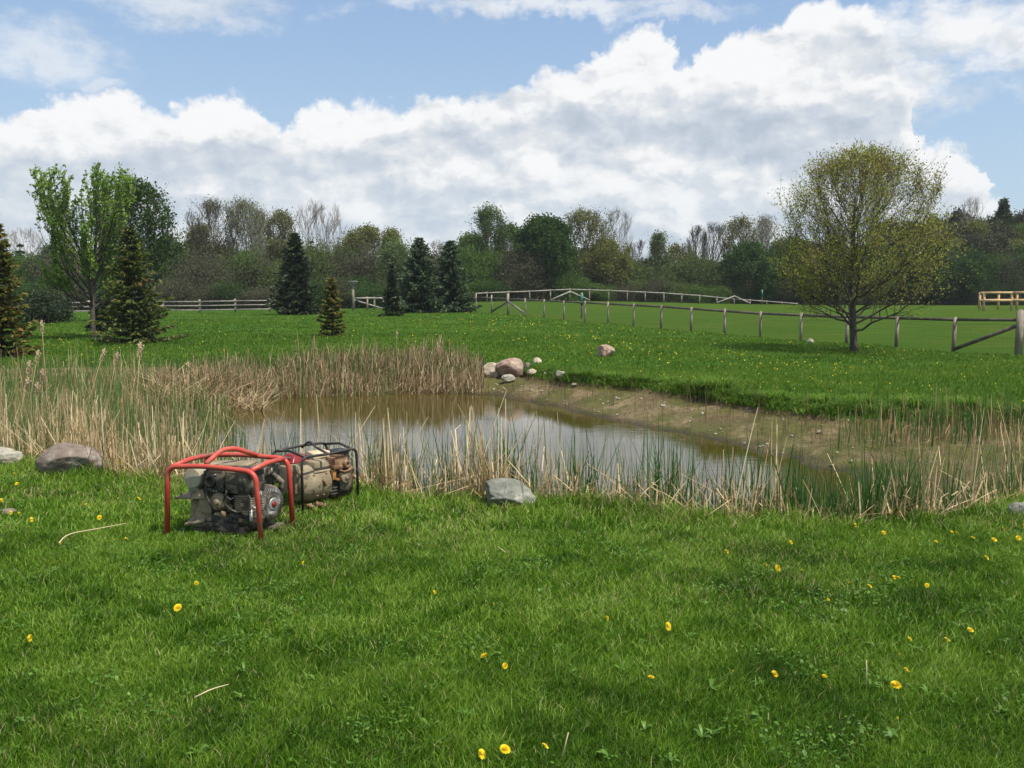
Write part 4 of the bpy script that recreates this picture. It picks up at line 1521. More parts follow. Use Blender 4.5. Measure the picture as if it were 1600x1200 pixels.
def make_trees():
    # ---- the round tree on the right, budding
    Y = 32.7
    x, y, z = place(1338, Y)
    Hh = zat(226, Y) - z
    big = broadleaf(17, Hh * 1.02, 1.0, lambda t_: 3.0 * (1 - max(0, (t_ - .36) / .64) ** 2.1) ** .62 * (1 - max(0, (.34 - t_) / .34) ** 2 * .42), n1=42, n2=14, n3=7, r0=.14, leaf=.066, nleaf=8, lspread=.09,
                    upright=.62, leafmat='leaf_big', barkmat='bark_dark', twig_r=.005, limr=(.80, .36), lr=.36, rej=(.84, .22), loc=(x, y, z), label='round crowned tree with budding bronze green leaves before the front fence', name='ash_tree', fork=.72, lowbias=1.15)
    # ---- maple with upright shoots on the left
    Y = 37.6
    x, y, z = place(143, Y)
    Hh = zat(252, Y) - z
    broadleaf(12, Hh, 1.1, lambda t_: 1.95 * (.80 + .28 * t_) * (1 - max(0, t_ - .9) * 1.5), n1=44, n2=8, n3=6, r0=.11, leaf=.11, nleaf=7, lspread=.045, upright=.6, limr=(.70, .36), lowbias=1.3, leafmat='leaf_maple', barkmat='bark_dark', twig_r=.008, whip=1.0,
              loc=(x, y, z), label='light green maple with long upright shoots behind the left spruces', name='maple_tree', fork=.5)
    # ---- darker tree behind it
    Y = 58
    x, y, z = place(222, Y)
    Hh = zat(276, Y) - z
    broadleaf(14, Hh, 1.2, lambda t_: 2.75 * (1 - max(0, (t_ - .35) / .65) ** 2) ** .7, n1=22, n2=8, n3=6, r0=.2, leaf=.16, nleaf=8, lspread=.18, upright=.7, leafmat='leaf_dark', barkmat='bark_dark', twig_r=.012,
              loc=(x, y, z), label='dark green broadleaf tree just right of the light green maple', name='broadleaf_tree', fork=.6)
    # ---- conifers
    def con(px, pt, Y, wpx, mat, lab, seed, **kw):
        x, y, z = place(px, Y)
        return conifer(seed, zat(pt, Y) - z, wpx / 2 / F * Y, mat, (x, y, z), lab, **kw)
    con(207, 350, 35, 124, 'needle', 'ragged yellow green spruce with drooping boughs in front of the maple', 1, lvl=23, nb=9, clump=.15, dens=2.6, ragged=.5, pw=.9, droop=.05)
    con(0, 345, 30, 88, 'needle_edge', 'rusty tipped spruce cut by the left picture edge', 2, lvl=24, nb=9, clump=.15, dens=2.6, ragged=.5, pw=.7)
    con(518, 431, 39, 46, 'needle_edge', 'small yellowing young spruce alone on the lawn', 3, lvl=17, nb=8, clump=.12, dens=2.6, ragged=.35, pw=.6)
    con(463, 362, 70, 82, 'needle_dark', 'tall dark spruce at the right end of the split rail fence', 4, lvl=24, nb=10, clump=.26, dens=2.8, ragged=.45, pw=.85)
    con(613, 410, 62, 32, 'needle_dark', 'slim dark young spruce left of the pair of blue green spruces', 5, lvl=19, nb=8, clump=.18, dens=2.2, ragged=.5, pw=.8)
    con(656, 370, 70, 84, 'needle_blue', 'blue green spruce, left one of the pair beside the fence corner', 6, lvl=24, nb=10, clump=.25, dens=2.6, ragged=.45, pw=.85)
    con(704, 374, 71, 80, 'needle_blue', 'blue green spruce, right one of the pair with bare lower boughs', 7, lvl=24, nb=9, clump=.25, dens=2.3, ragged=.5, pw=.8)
    con(488, 372, 118, 22, 'needle_dark', 'narrow distant spruce below the tall leafless twin trees', 8, lvl=14, nb=6, clump=.5, dens=1.2)
    con(1560, 309, 150, 60, 'needle_blue', 'distant pointed conifer on the wooded hill', 9, lvl=44, nb=10, clump=.8, dens=1.2, ragged=.5, pw=.8)
    con(161, 462, 44, 46, 'needle_dark', 'low bushy dark spruce behind the maple trunk', 10, lvl=9, nb=9, clump=.2, dens=1.8, pw=.5)
    con(36, 376, 110, 26, 'needle_dark', 'distant dark spruce showing left of the maple', 15, lvl=12, nb=6, clump=.5, dens=1.2)

    # ---- shrubs
    def sh(proto, px, Y, s, lab, cat='shrub', group=None, sz=None, first=[set()]):
        o = proto
        if proto.name in first[0]:
            o = copy_tree(proto)
        else:
            first[0].add(proto.name)
        x = xat(px, 480, Y)
        o.location = (x, Y, H(x, Y) - .1)
        o.scale = (s, s, s if sz is None else sz)
        o.rotation_euler = (0, 0, (px * 1.37) % 6.28)
        tag(o, lab, cat, group)
        return o
    jun = dens_shrub(3, 1.4, 1.9, 'needle_dark', 'juniper_shrub', leaf=.11, n=9000, stems=20)
    sh(jun, 62, 55, 1.0, 'dark rounded juniper bush right of the rusty edge spruce')
    sh(jun, 88, 56.5, .8, 'lower brownish juniper bush touching the split rail fence')
    P_ = {}
    P_['w1'] = dens_shrub(21, 3.2, 4.4, 'leaf_willow', 'willow_shrub', n=14000, leaf=.17, stems=24)
    P_['w2'] = dens_shrub(22, 3.4, 3.9, 'leaf_willow', 'willow_shrub', n=14000, leaf=.17, stems=26)
    P_['b1'] = dens_shrub(23, 3.2, 4.6, 'twig_brown', 'bare_shrub', n=15000, leaf=.15, stems=30)
    P_['b2'] = dens_shrub(24, 3.0, 4.0, 'twig_brown', 'bare_shrub', n=15000, leaf=.15, stems=30)
    P_['d1'] = dens_shrub(25, 3.2, 5.0, 'leaf_dark', 'dark_shrub', n=13000, leaf=.20, stems=22)
    P_['m1'] = dens_shrub(26, 3.0, 4.5, 'leaf_mid', 'leafy_shrub', n=13000, leaf=.19, stems=22)
    LB = {'w1': ('grey green willow shrub in the thicket before the woods', 'willow shrubs of the thicket'), 'w2': ('grey green willow shrub in the thicket before the woods', 'willow shrubs of the thicket'),
          'b1': ('leafless brown shrub in the thicket before the woods', 'bare brown shrubs of the thicket'), 'b2': ('leafless brown shrub in the thicket before the woods', 'bare brown shrubs of the thicket'),
          'd1': ('dark green shrub in the thicket before the woods', 'dark shrubs of the thicket'), 'm1': ('mid green leafy shrub in the thicket before the woods', 'leafy shrubs of the thicket')}
    rng = random.Random(9)
    px = -60
    while px < 1760:
        if px < 240:
            k = rng.choice(['d1', 'd1', 'b1', 'm1'])
            top, Y = 405, 104
        elif px < 430:
            k = rng.choice(['b1', 'b2', 'b1', 'm1'])
            top, Y = 402, 100
        elif px < 640:
            k = rng.choice(['b1', 'b2', 'w1', 'b2'])
            top, Y = 398, 104
        elif px < 900:
            k = rng.choice(['b1', 'w1', 'd1', 'm1', 'm1'])
            top, Y = 398, 112
        elif px < 1150:
            k = rng.choice(['w1', 'w2', 'w1', 'w2'])
            top, Y = 412, 124
        elif px < 1230:
            k = rng.choice(['b1', 'd1', 'm1'])
            top, Y = 397, 127
        else:
            k = rng.choice(['b1', 'd1', 'b2', 'd1', 'm1'])
            top, Y = 402, 124
        Y += rng.uniform(-3, 3)
        x = xat(px, 480, Y)
        hgt = zat(top + rng.uniform(-12, 22), Y) - H(x, Y)
        base = {'w1': 4.4, 'w2': 3.9, 'b1': 4.6, 'b2': 4.0, 'd1': 5.0, 'm1': 4.5}[k]
        s_ = rng.uniform(.85, 1.2)
        sh(P_[k], px, Y, s_, *([LB[k][0], 'shrub', LB[k][1]]), sz=max(.5, hgt / base))
        px += rng.uniform(24, 34)
    # lower front row
    px = 20
    while px < 1760:
        if px < 640:
            Y, k, hm = 92, rng.choice(['b1', 'b2', 'b1', 'd1']), 2.6
        elif px < 760:
            Y, k, hm = 106, rng.choice(['b1', 'm1', 'd1']), 2.8
        elif px < 1150:
            Y, k, hm = 119, rng.choice(['w1', 'w2', 'b2', 'm1']), 2.6
        else:
            Y, k, hm = 122, rng.choice(['b1', 'b2', 'd1']), 3.0
        base = {'w1': 4.4, 'w2': 3.9, 'b1': 4.6, 'b2': 4.0, 'd1': 5.0, 'm1': 4.5}[k]
        sh(P_[k], px, Y + rng.uniform(-2, 2), rng.uniform(.6, .85), LB[k][0], 'shrub', LB[k][1], sz=hm * rng.uniform(.7, 1.15) / base)
        px += rng.uniform(24, 36)

    # ---- the trees of the woods, one by one
    def bl(px, pt, Y, wpx, seed, lab, **kw):
        x, y, z = place(px, Y)
        Hh = zat(pt, Y) - z
        rm = wpx / 2 / F * Y
        kw.setdefault('prof', ell(rm, kw.pop('peak', .45)))
        kw.setdefault('n1', 18)
        kw.setdefault('n2', 8)
        kw.setdefault('n3', 6)
        kw.setdefault('twig_r', .02)
        kw['leaf'] = kw.get('leaf', .34) * .62
        kw['nleaf'] = int(kw.get('nleaf', 5) * 2.2)
        kw.setdefault('lspread', .3)
        kw.setdefault('r0', .2)
        kw.setdefault('base_h', Hh * .22)
        return broadleaf(seed, Hh, loc=(x, y, z), label=lab, **kw)
    bare = dict(nleaf=0, barkmat='bark_pale', upright=.95, n1=12, n2=8, n3=7, twig_r=.016, r0=.16, fork=.75, name='bare_tree', peak=.65)
    bl(45, 352, 140, 70, 101, 'small leafless grey tree behind the left edge of the thicket', **bare)
    bl(95, 382, 118, 60, 102, 'dark green tree behind the juniper bushes', leafmat='leaf_dark', leaf=.45, nleaf=7)
    bl(262, 372, 112, 70, 103, 'dark tree low at the right foot of the dark broadleaf tree', leafmat='leaf_dark', leaf=.45, nleaf=7)
    bl(338, 306, 115, 84, 104, 'leafless fan shaped tree with olive side growth, left of the pale one', **{**bare, 'barkmat': 'bark_dark', 'nleaf': 1, 'leafmat': 'leaf_olive', 'leaf': .3, 'bare': .4, 'n1': 26})
    bl(318, 348, 119, 56, 105, 'olive tree crowding the leafless fan shaped tree', leafmat='leaf_olive', nleaf=5)
    bl(386, 306, 117, 56, 106, 'thin pale green tree between the fan shaped and the olive trees', leafmat='leaf_pale', nleaf=2, leaf=.3, upright=.9, barkmat='bark_pale')
    bl(410, 322, 122, 40, 119, 'slender half bare tree beside the thin pale green one', leafmat='leaf_pale', nleaf=1, leaf=.28, upright=.9, barkmat='bark_pale')
    bl(441, 326, 112, 52, 107, 'olive green feathery tree above the tall dark spruce', leafmat='leaf_olive', nleaf=3, leaf=.3, upright=.9)
    bl(484, 307, 125, 46, 108, 'tall leafless tree, left of the twin pair', **{**bare, 'n1': 10, 'n2': 7})
    bl(517, 309, 126, 50, 109, 'tall leafless tree, right of the twin pair', **{**bare, 'n1': 10, 'n2': 7})
    bl(582, 352, 125, 112, 110, 'broad domed olive tree in the middle left woods', leafmat='leaf_olive', nleaf=8, n1=24, n2=9)
    bl(545, 385, 122, 60, 111, 'low green tree at the left of the domed olive tree', leafmat='leaf_mid', nleaf=5)
    bl(618, 378, 96, 48, 112, 'fresh pale green small tree in front of the domed olive tree', leafmat='leaf_pale', nleaf=4, leaf=.28)
    bl(690, 372, 135, 50, 113, 'low leafless tree between the two blue green spruces', **bare)
    bl(765, 318, 118, 58, 114, 'tall airy green tree standing above the woods in the middle', leafmat='leaf_mid', nleaf=4, leaf=.32, upright=.7, peak=.5)
    bl(735, 362, 122, 56, 115, 'low green tree left of the tall airy tree', leafmat='leaf_mid', nleaf=5)
    bl(797, 350, 120, 50, 116, 'small green tree right of the tall airy tree', leafmat='leaf_mid', nleaf=5)
    bl(850, 338, 112, 88, 117, 'dense dark green tree in the middle of the woods', leafmat='leaf_dark', nleaf=11, leaf=.42, n1=26, upright=.7, barkmat='bark_dark')
    bl(830, 352, 116, 50, 120, 'dark green tree crowding the dense dark one on its left', leafmat='leaf_dark', nleaf=8, leaf=.42, barkmat='bark_dark')
    bl(912, 324, 125, 100, 118, 'round olive tree with dark limbs showing through', leafmat='leaf_olive', nleaf=4, n1=22, leaf=.34, barkmat='bark_dark', r0=.4, fork=.45)
    bl(962, 320, 128, 48, 121, 'leafless rounded tree right of the round olive tree', **bare)
    bl(950, 375, 122, 90, 122, 'bushy olive tree below the leafless rounded tree', leafmat='leaf_olive', nleaf=6)
    bl(996, 372, 132, 44, 123, 'leafless brownish tree in the dip of the treeline', **{**bare, 'barkmat': 'bark_dark'})
    bl(1028, 362, 128, 30, 124, 'narrow light green tree in the dip of the treeline', leafmat='leaf_pale', nleaf=2, upright=.9)
    bl(1060, 378, 130, 50, 125, 'low mixed tree right of the narrow light green one', leafmat='leaf_olive', nleaf=3)
    bl(1088, 350, 130, 36, 126, 'leafless upright poplar, left of its pair', **{**bare, 'upright': 1.3, 'barkmat': 'bark_dark'})
    bl(1112, 344, 131, 40, 127, 'leafless upright poplar, right of its pair', **{**bare, 'upright': 1.3, 'barkmat': 'bark_dark'})
    bl(1150, 334, 126, 62, 128, 'olive budding tree left of the big round tree', leafmat='leaf_olive', nleaf=3, leaf=.3)
    bl(1190, 333, 128, 48, 129, 'half leafless tree beside the olive budding tree', leafmat='leaf_olive', nleaf=1, leaf=.28, upright=.8, barkmat='bark_pale')
    bl(1170, 380, 120, 90, 130, 'dark spreading tree at the foot of the olive budding tree', leafmat='leaf_dark', nleaf=7, leaf=.4)
    bl(1232, 368, 124, 70, 131, 'mid green tree at the left hem of the big round tree', leafmat='leaf_mid', nleaf=6)
    bl(1512, 304, 150, 44, 132, 'leafless tree standing above the wooded hill', **bare)
    # the hill wood on the right and the dark fill behind the first row: kinds copied
    protos = []
    for i, (lm, bm_, nl, up) in enumerate((('leaf_mid', 'bark_dark', 6, .5), ('leaf_dark', 'bark_dark', 8, .5), ('twig_brown', 'bark_dark', 7, .7), ('leaf_olive', 'bark_dark', 5, .6))):
        protos.append((broadleaf(200 + i, 9.0, 1.2, ell(2.9, .42), n1=20, n2=8, n3=6, r0=.22, leaf=.26, nleaf=nl * 2, lspread=.32, upright=up, leafmat=lm, barkmat=bm_, twig_r=.02, name='woodland_tree'), i))
    lab = ['mid green tree of the closed woods', 'dark green tree of the closed woods', 'brown leafless tree of the closed woods', 'olive tree of the closed woods']
    used = set()
    rng = random.Random(77)

    def put(i, px, Y, top, wide):
        o = protos[i][0]
        if i in used:
            o = copy_tree(o)
        used.add(i)
        x = xat(px, 480, Y)
        z = H(x, Y)
        hgt = zat(top, Y) - z
        o.location = (x, Y, z - .1)
        s_ = wide * rng.uniform(.85, 1.2)
        o.scale = (s_, s_, max(.3, hgt / 9.0))
        o.rotation_euler = (0, 0, rng.uniform(0, 6.28))
        tag(o, lab[i], 'tree', lab[i].replace('tree', 'trees'))
    for row, (Y, dy) in enumerate(((130, 12), (142, 6))):
        px = -70 + row * 17
        while px < 1380:
            top = np.interp(px, [0, 120, 250, 330, 420, 520, 640, 760, 850, 960, 1040, 1130, 1230, 1380], [390, 388, 388, 385, 375, 385, 398, 385, 375, 380, 398, 385, 375, 365]) + rng.uniform(-4, 16) + dy
            i = rng.choice([1, 2, 2, 3, 0] if px > 240 else [1, 1, 0, 2])
            put(i, px, Y + rng.uniform(-3, 3), top, 1.0)
            px += rng.uniform(34, 46)
    for (Y, tops, cols) in ((122, (412, 404, 396), [1, 0, 1, 2]), (131, (385, 372, 366), [0, 1, 3, 2]), (141, (362, 350, 346), [2, 0, 2, 3]), (152, (345, 334, 326), [2, 2, 0, 2])):
        px = 1385 if Y > 125 else 1240
        while px < 1720:
            top = np.interp(px, [1380, 1500, 1640], tops) + rng.uniform(-6, 10)
            put(rng.choice(cols), px, Y + rng.uniform(-2, 2), top, 1.0)
            px += rng.uniform(28, 38)


make_trees()
#@@NEXT
# ------------------------------------------------------------------ the two water pumps
M['red'] = surf_mat('red_frame_paint', (0.42, 0.045, 0.032), (0.52, 0.085, 0.055), 9, 0.5, .15, 60, c3=(0.27, 0.12, .085), c3_amt=.53, c3scale=9, bdist=.002)
M['black_tube'] = surf_mat('worn_black_paint', (0.018, 0.017, 0.016), (0.04, 0.037, 0.034), 9, 0.5, .15, 60, c3=(0.17, 0.125, .09), c3_amt=.56, c3scale=10, bdist=.002)
M['tan_metal'] = surf_mat('dusty_tan_casting', (0.17, 0.135, 0.08), (0.29, 0.24, 0.155), 10, 0.75, .5, 50, c3=(0.075, 0.055, .035), c3_amt=.57, c3scale=9, bdist=.003)
M['grey_metal'] = surf_mat('dusty_grey_cover', (0.27, 0.25, 0.175), (0.36, 0.335, 0.25), 10, 0.6, .2, 70, c3=(0.14, 0.11, .07), c3_amt=.62, c3scale=12, bdist=.002)
M['soot'] = surf_mat('oily_black_metal', (0.014, 0.013, 0.011), (0.05, 0.044, 0.036), 12, 0.6, .6, 60, c3=(0.15, 0.128, .09), c3_amt=.50, c3scale=16, bdist=.004)
M['rust'] = surf_mat('rusted_iron', (0.14, 0.07, 0.035), (0.30, 0.18, 0.10), 14, 0.85, .6, 60, c3=(0.36, 0.29, .2), c3_amt=.55, c3scale=18, bdist=.004)
M['orange_rust'] = surf_mat('orange_rust', (0.30, 0.12, 0.03), (0.42, 0.20, 0.07), 14, 0.85, .4, 60, bdist=.003)
M['silver'] = surf_mat('scuffed_steel', (0.28, 0.28, 0.27), (0.42, 0.42, 0.40), 12, 0.42, .1, 60, metal=.6, bdist=.002)
M['red_tank'] = surf_mat('faded_red_tank', (0.17, 0.012, 0.014), (0.26, 0.022, 0.022), 6, 0.38, .05, 60, c3=(0.2, 0.09, .06), c3_amt=.64)
M['green_hose'] = surf_mat('green_rubber', (0.02, 0.13, 0.075), (0.035, 0.17, 0.10), 7, 0.55, .1, 30, c3=(0.22, 0.24, .16), c3_amt=.50, c3scale=5, bdist=.003)
M['label'] = surf_mat('faded_label', (0.42, 0.33, 0.20), (0.56, 0.46, 0.31), 30, 0.7, 0)
M['white_label'] = surf_mat('white_label', (0.55, 0.55, 0.52), (0.68, 0.68, 0.65), 30, 0.6, 0)
M['dark_wood'] = surf_mat('dirty_wooden_skid', (0.07, 0.055, 0.04), (0.15, 0.12, 0.09), 6, 0.9, .4, 40, stretch=(.3, 1, 1), bdist=.004)


def smooth_path(ctrl, r_=.05, n=6):
    """polyline with rounded corners"""
    P_ = [Vector(p) for p in ctrl]
    out = [P_[0]]
    for i in range(1, len(P_) - 1):
        a, b, c = P_[i - 1], P_[i], P_[i + 1]
        da = min(r_, (a - b).length * .45)
        dc = min(r_, (c - b).length * .45)
        s_ = b + (a - b).normalized() * da
        e = b + (c - b).normalized() * dc
        for k in range(n + 1):
            t_ = k / n
            out.append(s_ * (1 - t_) ** 2 + b * 2 * t_ * (1 - t_) + e * t_ * t_)
    out.append(P_[-1])
    return [tuple(p) for p in out]


def part(mb, name, mat, parent, smooth=False, bevel=0.0, label=None):
    o = mb.build(name, M[mat], parent, smooth=smooth, bevel=bevel)
    if label:
        o['label'] = label
    return o


def bolt(mb, p, ax, r_=.009, l_=.012):
    mb.lathe(p, ax, [(0, r_), (l_, r_), (l_, r_ * .55), (l_ * 1.6, r_ * .55)], 6)


def pump_one():
    x, y = gnd(352, 840, 0)
    y += .20
    x = (352 - 800) / F * y * 1.0
    root = empty('water_pump', (x, y, H(x, y) - .01), R(-14), 'dirty engine driven water pump in a bright red tube frame', 'water pump', s=1.08)
    hx, hy, ht = .295, .205, .435
    tr_ = .0158
    # frame: two hoops (front, back) joined along the sides, and a raised lifting bar
    fr = MB()
    fr.tube(smooth_path([(-hx - .02, -hy, -.03), (-hx, -hy, ht), (-.03, -hy, ht + .014), (hx, -hy, ht - .005), (hx + .035, -hy - .01, -.03)], .07), tr_, 12)
    fr.tube(smooth_path([(-hx - .02, hy, -.03), (-hx, hy, ht), (-.03, hy, ht + .014), (hx, hy, ht), (hx + .02, hy, -.03)], .07), tr_, 12)
    part(fr, 'frame', 'red', root, smooth=True)
    sb = MB()
    for sx in (-1, 1):
        sb = MB()
        sb.tube([(sx * (hx - .03), -hy + .005, ht), (sx * (hx - .03), 0, ht + .012), (sx * (hx - .03), hy - .005, ht)], tr_ * .98, 12)
        part(sb, 'side_bar', 'red', root, smooth=True)
    lb = MB()
    lb.tube(smooth_path([(-.03, -hy, ht + .03), (-.03, -.03, ht + .085), (.02, .04, ht + .085), (.08, hy, ht + .012)], .05), tr_ * .98, 12)
    part(lb, 'lifting_bar', 'red', root, smooth=True)
    # base skid
    b = MB()
    b.box((.0, -.10, .035), (.34, .10, .022), rot=(0, .03, .02))
    b.box((.06, .08, .03), (.46, .12, .022))
    b.box((.12, -.11, .055), (.10, .07, .03))
    part(b, 'skid_plate', 'dark_wood', root, bevel=.004)
    # engine block with cooling fins
    e = MB()
    e.box((.09, .0, .155), (.26, .24, .20))
    e.box((.05, -.115, .10), (.20, .05, .10))
    for k in range(7):
        e.box((.17, -.135, .20 + k * .016), (.13, .03, .006))
    e.box((.02, -.12, .07), (.24, .08, .05), rot=(0, 0, .05))
    e.lathe((.19, -.05, .12), (0, -1, 0), [(0, .075), (.07, .07), (.08, .05)], 18)
    part(e, 'engine_block', 'soot', root, bevel=.008)
    # silencer box with port
    s_ = MB()
    s_.box((-.005, -.105, .345), (.145, .12, .135))
    s_.box((-.005, -.105, .418), (.13, .105, .018), taper=.92)
    s_.box((-.005, -.168, .30), (.12, .012, .02))
    s_.box((.05, -.17, .315), (.03, .02, .03))
    o = part(s_, 'air_box', 'soot', root, bevel=.016)
    r_ = MB()
    r_.lathe((-.022, -.163, .352), (0, -1, .05), [(0, .036), (.022, .036), (.03, .033), (.03, .024), (.006, .022), (.006, .003)], 20)
    part(r_, 'intake_port', 'soot', o, smooth=False)
    # fuel tank block
    tk = MB()
    tk.box((.165, -.10, .35), (.175, .15, .13), rot=(0, -.02, 0))
    tk.box((.165, -.10, .42), (.155, .12, .02), taper=.85)
    for k in range(4):
        bolt(tk, (.07 + k * .05, -.178, .31), (0, -1, 0))
    part(tk, 'fuel_tank', 'soot', root, bevel=.02)
    # round cover upper left
    c = MB()
    c.lathe((-.142, -.085, .358), (-.05, -1, .06), [(-.09, .05), (-.02, .06), (.085, .06), (.092, .057), (.094, .002)], 28)
    o = part(c, 'filter_canister', 'grey_metal', root, smooth=False, bevel=.003)
    c = MB()
    c.box((-.165, -.02, .30), (.06, .09, .06), rot=(0, .5, 0))
    c.tube([(-.20, .04, .37), (-.25, .06, .34), (-.255, .06, .28)], .02, 10)
    part(c, 'canister_bracket', 'soot', root, bevel=.004)
    top = MB()
    top.box((-.12, .02, .415), (.15, .20, .016), rot=(0, .03, 0))
    top.box((.04, .03, .425), (.20, .16, .012), rot=(0, -.02, .1))
    part(top, 'top_plate', 'tan_metal', root, bevel=.004)
    # pump casing, flanged bell on the left
    p = MB()
    p.lathe((-.06, .0, .165), (-1, 0, 0), [(-.04, .125), (0, .125), (.012, .135), (.03, .135), (.035, .11), (.09, .085), (.13, .07)], 28)
    p.box((-.15, -.06, .165), (.11, .12, .10), taper=.9)
    p.box((-.10, -.09, .10), (.13, .09, .09), taper=.75)
    p.box((-.08, -.11, .20), (.09, .08, .10), rot=(0, .15, 0))
    o = part(p, 'pump_casing', 'tan_metal', root, bevel=.006)
    fl = MB()
    fl.box((-.18, -.085, .238), (.20, .16, .014), rot=(0, -.06, .03))
    fl.box((-.155, -.115, .095), (.13, .12, .016), rot=(.15, -.25, .1))
    fl.box((-.13, -.10, .262), (.10, .12, .045), rot=(0, -.25, 0), taper=.7)
    for k in range(3):
        bolt(fl, (-.25 + k * .07, -.14, .245), (0, 0, 1))
    part(fl, 'flange', 'tan_metal', o, bevel=.003)
    # round cap in the middle
    c = MB()
    c.lathe((.025, -.14, .225), (-.1, -1, .1), [(-.02, .054), (.03, .056), (.042, .048), (.047, .018), (.062, .016), (.063, .002)], 24)
    c.box((.075, -.14, .195), (.05, .03, .03), rot=(0, .6, 0))
    part(c, 'carburettor_cover', 'tan_metal', root, bevel=.003)
    # cylinder fins beside
    c = MB()
    for k in range(8):
        c.box((.185, -.11, .175 + k * .013), (.11, .12, .005))
    c.box((.185, -.10, .225), (.085, .10, .12))
    c.box((.19, -.165, .215), (.03, .03, .03))
    part(c, 'cylinder', 'tan_metal', root)
    lv = MB()
    lv.tube([(.07, -.165, .30), (.09, -.19, .27), (.115, -.185, .25), (.13, -.17, .262)], .004, 6)
    lv.tube([(.21, -.16, .30), (.24, -.17, .26), (.235, -.165, .20), (.25, -.15, .15)], .005, 6)
    lv.box((.255, -.155, .20), (.06, .01, .012), rot=(0, .5, 0))
    part(lv, 'throttle_linkage', 'silver', root)
    wl = MB()
    wl.box((.235, -.165, .155), (.018, .004, .07))
    part(wl, 'white_sticker', 'white_label', root)
    # recoil starter on the right end
    rc = MB()
    rc.lathe((.20, .04, .185), (1, -.25, 0), [(0, .115), (.05, .118), (.075, .10), (.085, .07)], 32)
    o = part(rc, 'starter_housing', 'soot', root, bevel=.004)
    ax = Vector((1, -.25, 0)).normalized()
    u = Vector((0, 0, 1))
    v = ax.cross(u).normalized()
    cc = Vector((.20, .04, .185))
    fin = MB()
    for k in range(40):
        a = k * 2 * PI / 40
        d = u * math.cos(a) + v * math.sin(a)
        p0 = cc + ax * .088 + d * .042
        p1 = cc + ax * .077 + d * .102
        fin.tube([tuple(p0), tuple(p1)], .0017, 4)
    fin.lathe(tuple(cc + ax * .085), tuple(ax), [(0, .042), (.006, .040), (.007, .03)], 24)
    part(fin, 'starter_grille', 'silver', o)
    hub = MB()
    hub.lathe(tuple(cc + ax * .09), tuple(ax), [(0, .020), (.008, .017), (.009, .002)], 20)
    part(hub, 'starter_hub', 'red_tank', o)
    vt = MB()
    for k in range(6):
        q = cc + ax * (.0) + Vector((0, -.10, .085 - k * .0)) + ax * (.012 + k * .011)
        vt.tube([tuple(q + Vector((0, -.005, .018))), tuple(q + Vector((0, -.025, -.02)))], .0025, 4)
    vt.tube([tuple(cc + ax * .01 + Vector((0, -.125, .0))), tuple(cc + ax * .05 + Vector((0, -.128, -.035))), tuple(cc + ax * .06 + Vector((0, -.128, -.02))), tuple(cc + ax * .02 + Vector((0, -.125, .012))), tuple(cc + ax * .01 + Vector((0, -.125, .0)))], .0025, 4)
    part(vt, 'starter_vent', 'silver', o)
    # dark engine parts behind
    bk = MB()
    bk.box((.05, .10, .30), (.30, .12, .18))
    bk.tube([(.22, .12, .36), (.28, .14, .30), (.26, .15, .22)], .02, 8)
    part(bk, 'silencer', 'soot', root, bevel=.01)
    cb = MB()
    cb.tube(smooth_path([(.09, -.18, .33), (.10, -.205, .29), (.07, -.20, .24), (.11, -.19, .19), (.16, -.175, .17)], .03), .006, 6)
    cb.tube(smooth_path([(-.06, -.16, .30), (-.045, -.19, .26), (-.02, -.185, .21), (.0, -.17, .16)], .03), .007, 6)
    cb.tube(smooth_path([(.22, -.17, .36), (.255, -.17, .33), (.25, -.16, .27), (.21, -.165, .25)], .02), .005, 6)
    part(cb, 'fuel_hose', 'soot', root, smooth=True)
    rr = random.Random(4)
    for k in range(8):
        nb = MB()
        bolt(nb, (-.055 + rr.random() * .28, -.166, .28 + rr.random() * .12), (0, -1, 0), .006, .008)
        part(nb, 'bolt', 'silver', root)
    for k in range(6):
        nb = MB()
        nb.box((.02 + k * .036, -.15 - rr.random() * .02, .08 + rr.random() * .09), (.02 + .03 * rr.random(), .02, .015 + .02 * rr.random()), rot=(0, rr.random() * .6, rr.random() * .5))
        part(nb, 'engine_fitting', rr.choice(['rust', 'soot', 'tan_metal']), root, bevel=.002)
    # hose end on the left
    hs = MB()
    hs.lathe((-.20, .06, .255), (-.95, -.2, -.12), [(-.08, .07), (0, .076), (.05, .072), (.085, .058), (.105, .036), (.112, .01)], 24)
    part(hs, 'hose_end', 'green_hose', root, smooth=True)


